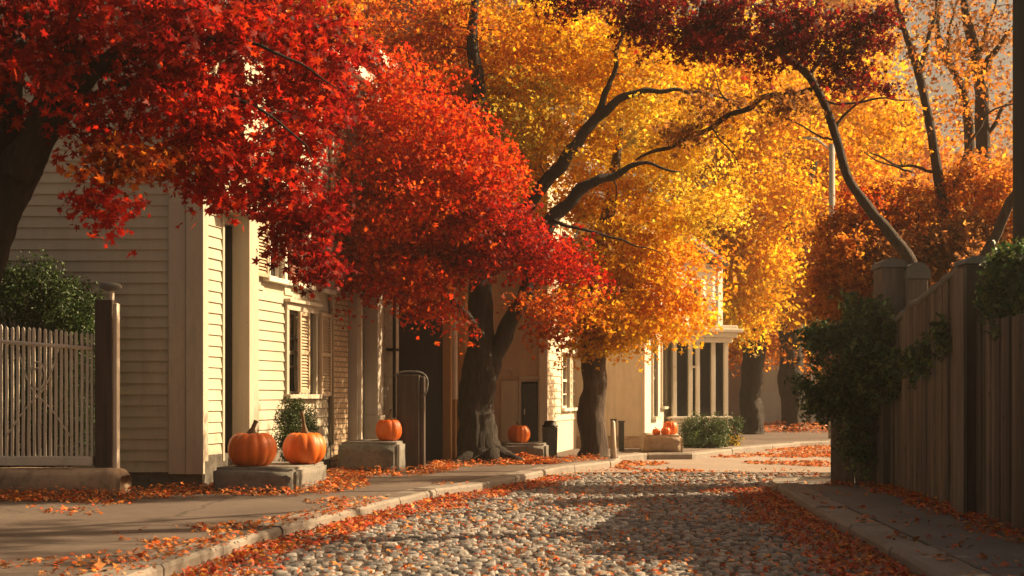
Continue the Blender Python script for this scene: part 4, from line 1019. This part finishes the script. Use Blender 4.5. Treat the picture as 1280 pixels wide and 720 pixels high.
BR = [(1300, -290, 11.4, 230, 180, 1.7, 130, 'maroon'), (1560, -260, 11.4, 240, 160, 1.7, 110, 'deep'), (760, 6, 14.2, 60, 16, .4, 20, 'maroon'), (850, 22, 14.2, 80, 30, .6, 60, 'maroon'), (940, 34, 14.4, 80, 36, .6, 75, 'maroon'), (1030, 44, 14.4, 60, 34, .5, 58, 'maroon'), (1085, 40, 14.5, 30, 26, .4, 18, 'maroon'),  # first two clumps: unseen canopy added overhead to shade the left pavement
      (1055, 92, 14.5, 38, 14, .3, 18, 'maroon'), (870, 55, 14.2, 50, 14, .4, 18, 'deep'), (1105, 108, 14.6, 16, 7, .15, 3, 'maroon'), (700, -10, 14, 60, 20, .4, 14, 'maroon'), (960, 80, 14.5, 30, 8, .3, 5, 'deep'),
      (920, 130, 15, 75, 14, .3, 16, 'brown'), (860, 165, 15, 60, 16, .3, 14, 'brown'), (1010, 128, 15, 30, 20, .3, 7, 'brown')]
tree('leaning_maple', 'leaning maple rising from behind the board fence, with dark maroon leaves at the top', 'tree', LR, BR, .036, 42, M['leaf'], M['bark'], 'maple', cr=.22, twig=.005)

# sparse trees behind the fence
def sparse(label, D, limbs, blobs): tree('sparse_tree', label, 'tree', [WL(D, *l) for l in limbs], blobs, .035, 22, M['leaf'], M['bark'], 'lite', group='thin half-bare trees behind the board fence', cr=.3, twig=.006)
sparse('thin half-bare tree with pale curved stem, left of the straight dark one', 17, [[(1215, 590, .10), (1208, 400, .08), (1195, 310, .07), (1180, 270, .065), (1172, 215, .06), (1163, 160, .055), (1150, 100, .05), (1140, 65, .04), (1125, 20, .03), (1115, -30, .02)],
       [(1150, 95, .035), (1158, 55, .03), (1170, 10, .02), (1178, -30, .01)], [(1180, 270, .02), (1210, 190, .018), (1240, 140, .012), (1280, 125, .008)], [(1165, 215, .02), (1120, 205, .014), (1085, 190, .008)]],
       [(1140, 30, 17, 50, 50, .7, 28, 'brown'), (1180, 90, 17, 45, 50, .7, 24, 'rust'), (1110, 170, 17, 45, 40, .6, 20, 'orange')])
sparse('straight dark thin tree nearest the black tarred pole', 18, [[(1230, 580, .13), (1229, 400, .11), (1228, 300, .10), (1228, 200, .095), (1227, 130, .085), (1220, 70, .07), (1208, 20, .05), (1200, -30, .03)],
       [(1228, 90, .05), (1245, 60, .04), (1270, 30, .02)], [(1229, 180, .03), (1250, 140, .025), (1275, 120, .012)], [(1222, 80, .03), (1240, 20, .02), (1250, -20, .01)]],
       [(1210, 60, 18, 50, 60, .7, 32, 'brown'), (1250, 120, 18, 30, 50, .6, 24, 'rust'), (1240, 20, 18, 40, 40, .6, 24, 'brown')])
sparse('bent thin tree with forked top, between the two other half-bare trees', 19, [[(1205, 580, .10), (1208, 400, .085), (1210, 260, .075), (1211, 180, .07), (1207, 125, .06), (1193, 92, .05), (1176, 65, .04), (1172, 30, .03), (1180, -20, .02)],
       [(1207, 125, .03), (1212, 70, .025), (1212, 10, .015)], [(1196, 96, .03), (1185, 40, .02), (1200, -10, .01)]],
       [(1190, 40, 19, 40, 40, .6, 24, 'brown'), (1205, 150, 19, 35, 40, .6, 20, 'rust')])
# rust coloured shrubs behind the fence
bush('rust_shrub', 'tall rust orange shrub left of the first fence post, above the ivy', 'shrub',
     [(1062, 320, 16.6, 38, 60, .5, 70, 'rust'), (1045, 385, 16.4, 30, 45, .4, 44, 'rust'), (1085, 380, 16.2, 30, 50, .4, 40, 'rust'), (1080, 270, 16.8, 34, 34, .4, 34, 'ember'), (1060, 440, 16.2, 30, 30, .3, 24, 'brown')], .034, 90, .24, 'lite', 'leaf', flat=.7)
bush('rust_shrub', 'broad rust shrub between the leaning maple and the half-bare trees', 'shrub',
     [(1130, 270, 17, 45, 34, .5, 50, 'rust'), (1165, 330, 16.4, 50, 40, .5, 50, 'brown'), (1120, 340, 16.2, 30, 40, .4, 34, 'brown'), (1150, 400, 16.2, 50, 50, .4, 50, 'brown')], .034, 90, .24, 'lite', 'leaf', flat=.7)
bush('rust_shrub', 'rust and brown shrub at the right, behind the thick heap of ivy', 'shrub',
     [(1220, 240, 17, 50, 40, .5, 50, 'rust'), (1210, 310, 16.4, 50, 40, .5, 50, 'brown'), (1260, 270, 16.6, 40, 50, .5, 44, 'rust'), (1260, 350, 15, 50, 40, .5, 40, 'brown')], .034, 90, .24, 'lite', 'leaf', flat=.7)

# ================================================================== FALLEN LEAVES
def litter(pts, size=.021, pal='litter', pile=.0, name='fallen_leaves', kind='lite'):
    P = np.array(pts); n = len(P)
    N = RNG.normal(size=(n, 3)) * .38 + np.array([0, 0, 1]); S = size * np.clip(RNG.lognormal(0, .35, n), .4, 1.9)
    P[:, 2] += RNG.uniform(.004, .02, n)
    tag(leaves(name, M['litter'], None, P, N, S, palcol(pal, n), kind), kind='stuff')
def fbm(x, y, s): return mnoise.noise(Vector((x * s, y * s, 3.1))) + .5 * mnoise.noise(Vector((x * s * 2.7, y * s * 2.7, 8.1)))
def band(pl, w0, w1, n, z, side, mound=.05, fall=1.6, y0=0, y1=99):
    """a drift against a line, thinning away from it"""
    rs = [p for p in resample(pl, .1) if y0 < p.y < y1]; off = offset(rs, side); out = []
    while len(out) < n:
        i = random.randrange(len(rs)); p = rs[i]; d = off[i] - p; t = random.random() ** fall
        w = w0 + (w1 - w0) * (.5 + .7 * fbm(p.x, p.y, .9)); u = t * w
        q = p + d * u + Vector((random.uniform(-.06, .06), random.uniform(-.06, .06), 0))
        out.append((q.x, q.y, z + mound * (1 - t) ** 1.3 * random.random()))
    return out
litter(band(LK, .22, .65, 5600, 0, -.95, .025, 1.4, 5.5, 17.5), pal='litterred')
litter(band(RK, .22, .70, 5200, 0, 1.0, .03, 1.4, 5.5, 15.2), pal='litterred')
litter(band(LK, .2, .7, 900, SW + .004, .9, .0, 1.1, 5.5, 12.5))
bl = [Vector((-6, 12.62, 0)), Vector((-3.5, 12.6, 0)), Vector((-3.3, 13.7, 0)), Vector((-2.85, 13.75, 0)), Vector((-2.85, 13.25, 0)), Vector((-1.95, 13.2, 0)), Vector((-1.85, 14.4, 0)), Vector((-2.1, 16.7, 0)), Vector((-1.3, 16.7, 0)), Vector((-1.0, 17.4, 0)), Vector((-1.0, 18.6, 0)), Vector((-.3, 18.8, 0)), Vector((.3, 19.6, 0)), Vector((1.2, 20.6, 0))]
litter(band(bl, .2, .55, 6500, SW + .004, -.9, .07, 1.4))
litter(band([Vector((-7, 12.6, 0)), Vector((-3.6, 12.6, 0))], .3, .6, 2600, SW + .004, -.9, .09, 1.3))
rf = [Vector((3.3, 14.6, 0)), Vector((3.72, 14.2, 0)), Vector((3.62, 13, 0)), Vector((3.45, 10.85, 0)), Vector((2.95, 5.2, 0))]
litter(band(rf, .08, .35, 2600, SW + .004, -.9, .04, 1.5), pal='litterred')
# mound of leaves by the trunk, far verge
pts = []
for _ in range(1800):
    a, r = random.uniform(0, 6.28), random.random() ** .6; x, y = .15 + .5 * r * math.cos(a), 19.35 + .45 * r * math.sin(a); pts.append((x, y, SW + .13 * (1 - r) * random.random() ** .5))
for _ in range(2600):
    a, r = random.uniform(0, 6.28), random.random() ** .7; x, y = 7.2 + 2.4 * r * math.cos(a), 37 + 1.8 * r * math.sin(a); pts.append((x, y, SW + .3 * (1 - r) * random.random() ** .5))
litter(pts, .04)
# scattered over the setts and pavements
pts = []
while len(pts) < 5000:
    y = 5.5 + 14 * random.random() ** 1.2; x = random.uniform(-2, 4)
    l, r = xk(LK, y), (xk(RK, y) if y < 15 else 6)
    if l < x < r and fbm(x, y, .8) + .35 * random.random() > .05: pts.append((x, y, .0))
litter(pts, .02)
pts = []
while len(pts) < 1100:
    y = random.uniform(5.5, 17); x = random.uniform(-6, 0); l = xk(LK, y)
    if x < l - .1 and x > -4.2 + (y - 12.5) * .45 * (y > 12.5) and (fbm(x, y, .7) + .15 * random.random() > .38): pts.append((x, y, SW + .002))
while len(pts) < 1500:
    y = random.uniform(5.5, 15); x = xk(RK, y) + random.random() ** 2 * 1.1 + .1
    if fbm(x, y, 1.5) > 0: pts.append((x, y, SW + .002))
litter(pts, .026)
pts = []
while len(pts) < 9000:
    y = random.uniform(18.7, 34); x = random.uniform(.5, 9)
    if x > xk(LK, y) - .0 and fbm(x, y, .5) + .5 * (y > 23) * random.random() > .25: pts.append((x, y, .002))
litter(pts, .035)

# ================================================================== AIR, LIGHT, CAMERA
SUN_EL, SUN_AZ = math.radians(33), math.atan2(.96, .28)     # azimuth clockwise from +Y
dirv = Vector((math.cos(SUN_EL) * math.sin(SUN_AZ), math.cos(SUN_EL) * math.cos(SUN_AZ), math.sin(SUN_EL)))
sl = bpy.data.lights.new('sun', 'SUN'); sl.energy = 5.0; sl.angle = math.radians(.6); sl.color = (1, .74, .44)
so = bpy.data.objects.new('sun', sl); C.objects.link(so); so.rotation_euler = dirv.to_track_quat('Z', 'Y').to_euler(); so.location = dirv * 60
wd = bpy.data.worlds.new('World'); bpy.context.scene.world = wd; wd.use_nodes = True
nt = wd.node_tree; bg = nt.nodes['Background']; sky = nt.nodes.new('ShaderNodeTexSky'); sky.sky_type = 'NISHITA'
sky.sun_disc = False; sky.sun_elevation = SUN_EL; sky.sun_rotation = SUN_AZ; sky.dust_density = 8; sky.air_density = 1.2; sky.ozone_density = .6
mx = nt.nodes.new('ShaderNodeMix'); mx.data_type = 'RGBA'; mx.blend_type = 'MULTIPLY'; mx.inputs[0].default_value = 1; mx.inputs[7].default_value = (1.0, .79, .57, 1)
nt.links.new(sky.outputs[0], mx.inputs[6]); nt.links.new(mx.outputs[2], bg.inputs[0]); bg.inputs[1].default_value = .047

HAZE = True
if HAZE:
    m = bpy.data.materials.new('haze'); m.use_nodes = True; t = m.node_tree; t.nodes.clear()
    o = t.nodes.new('ShaderNodeOutputMaterial'); v = t.nodes.new('ShaderNodeVolumePrincipled'); v.inputs['Density'].default_value = .0009
    v.inputs['Color'].default_value = (.95, .9, .82, 1); v.inputs['Anisotropy'].default_value = .45
    t.links.new(v.outputs[0], o.inputs['Volume'])
    mb = MB(); mb.box(-155, 155, -25, 265, -1.06, 24); tag(mb.build('haze', m), kind='stuff')

sc = bpy.context.scene
cam = bpy.data.cameras.new('camera'); co = bpy.data.objects.new('camera', cam); C.objects.link(co)
co.location = (0, 0, 1); co.rotation_euler = (math.pi / 2, 0, 0); cam.sensor_width = 36; cam.lens = 36 * F / 1280
cam.shift_y = (HOR - 360) / 1280; cam.clip_end = 1000; sc.camera = co
cam.dof.use_dof = True; cam.dof.focus_distance = 15; cam.dof.aperture_fstop = 4
sc.view_settings.view_transform = 'Standard'; sc.view_settings.look = 'None'; sc.view_settings.exposure = 1.12; sc.view_settings.gamma = 1
sc.cycles.use_denoising = True; sc.cycles.max_bounces = 7; sc.cycles.volume_bounces = 1; sc.cycles.transparent_max_bounces = 8
sc.cycles.volume_step_rate = 5; sc.cycles.sample_clamp_indirect = 8
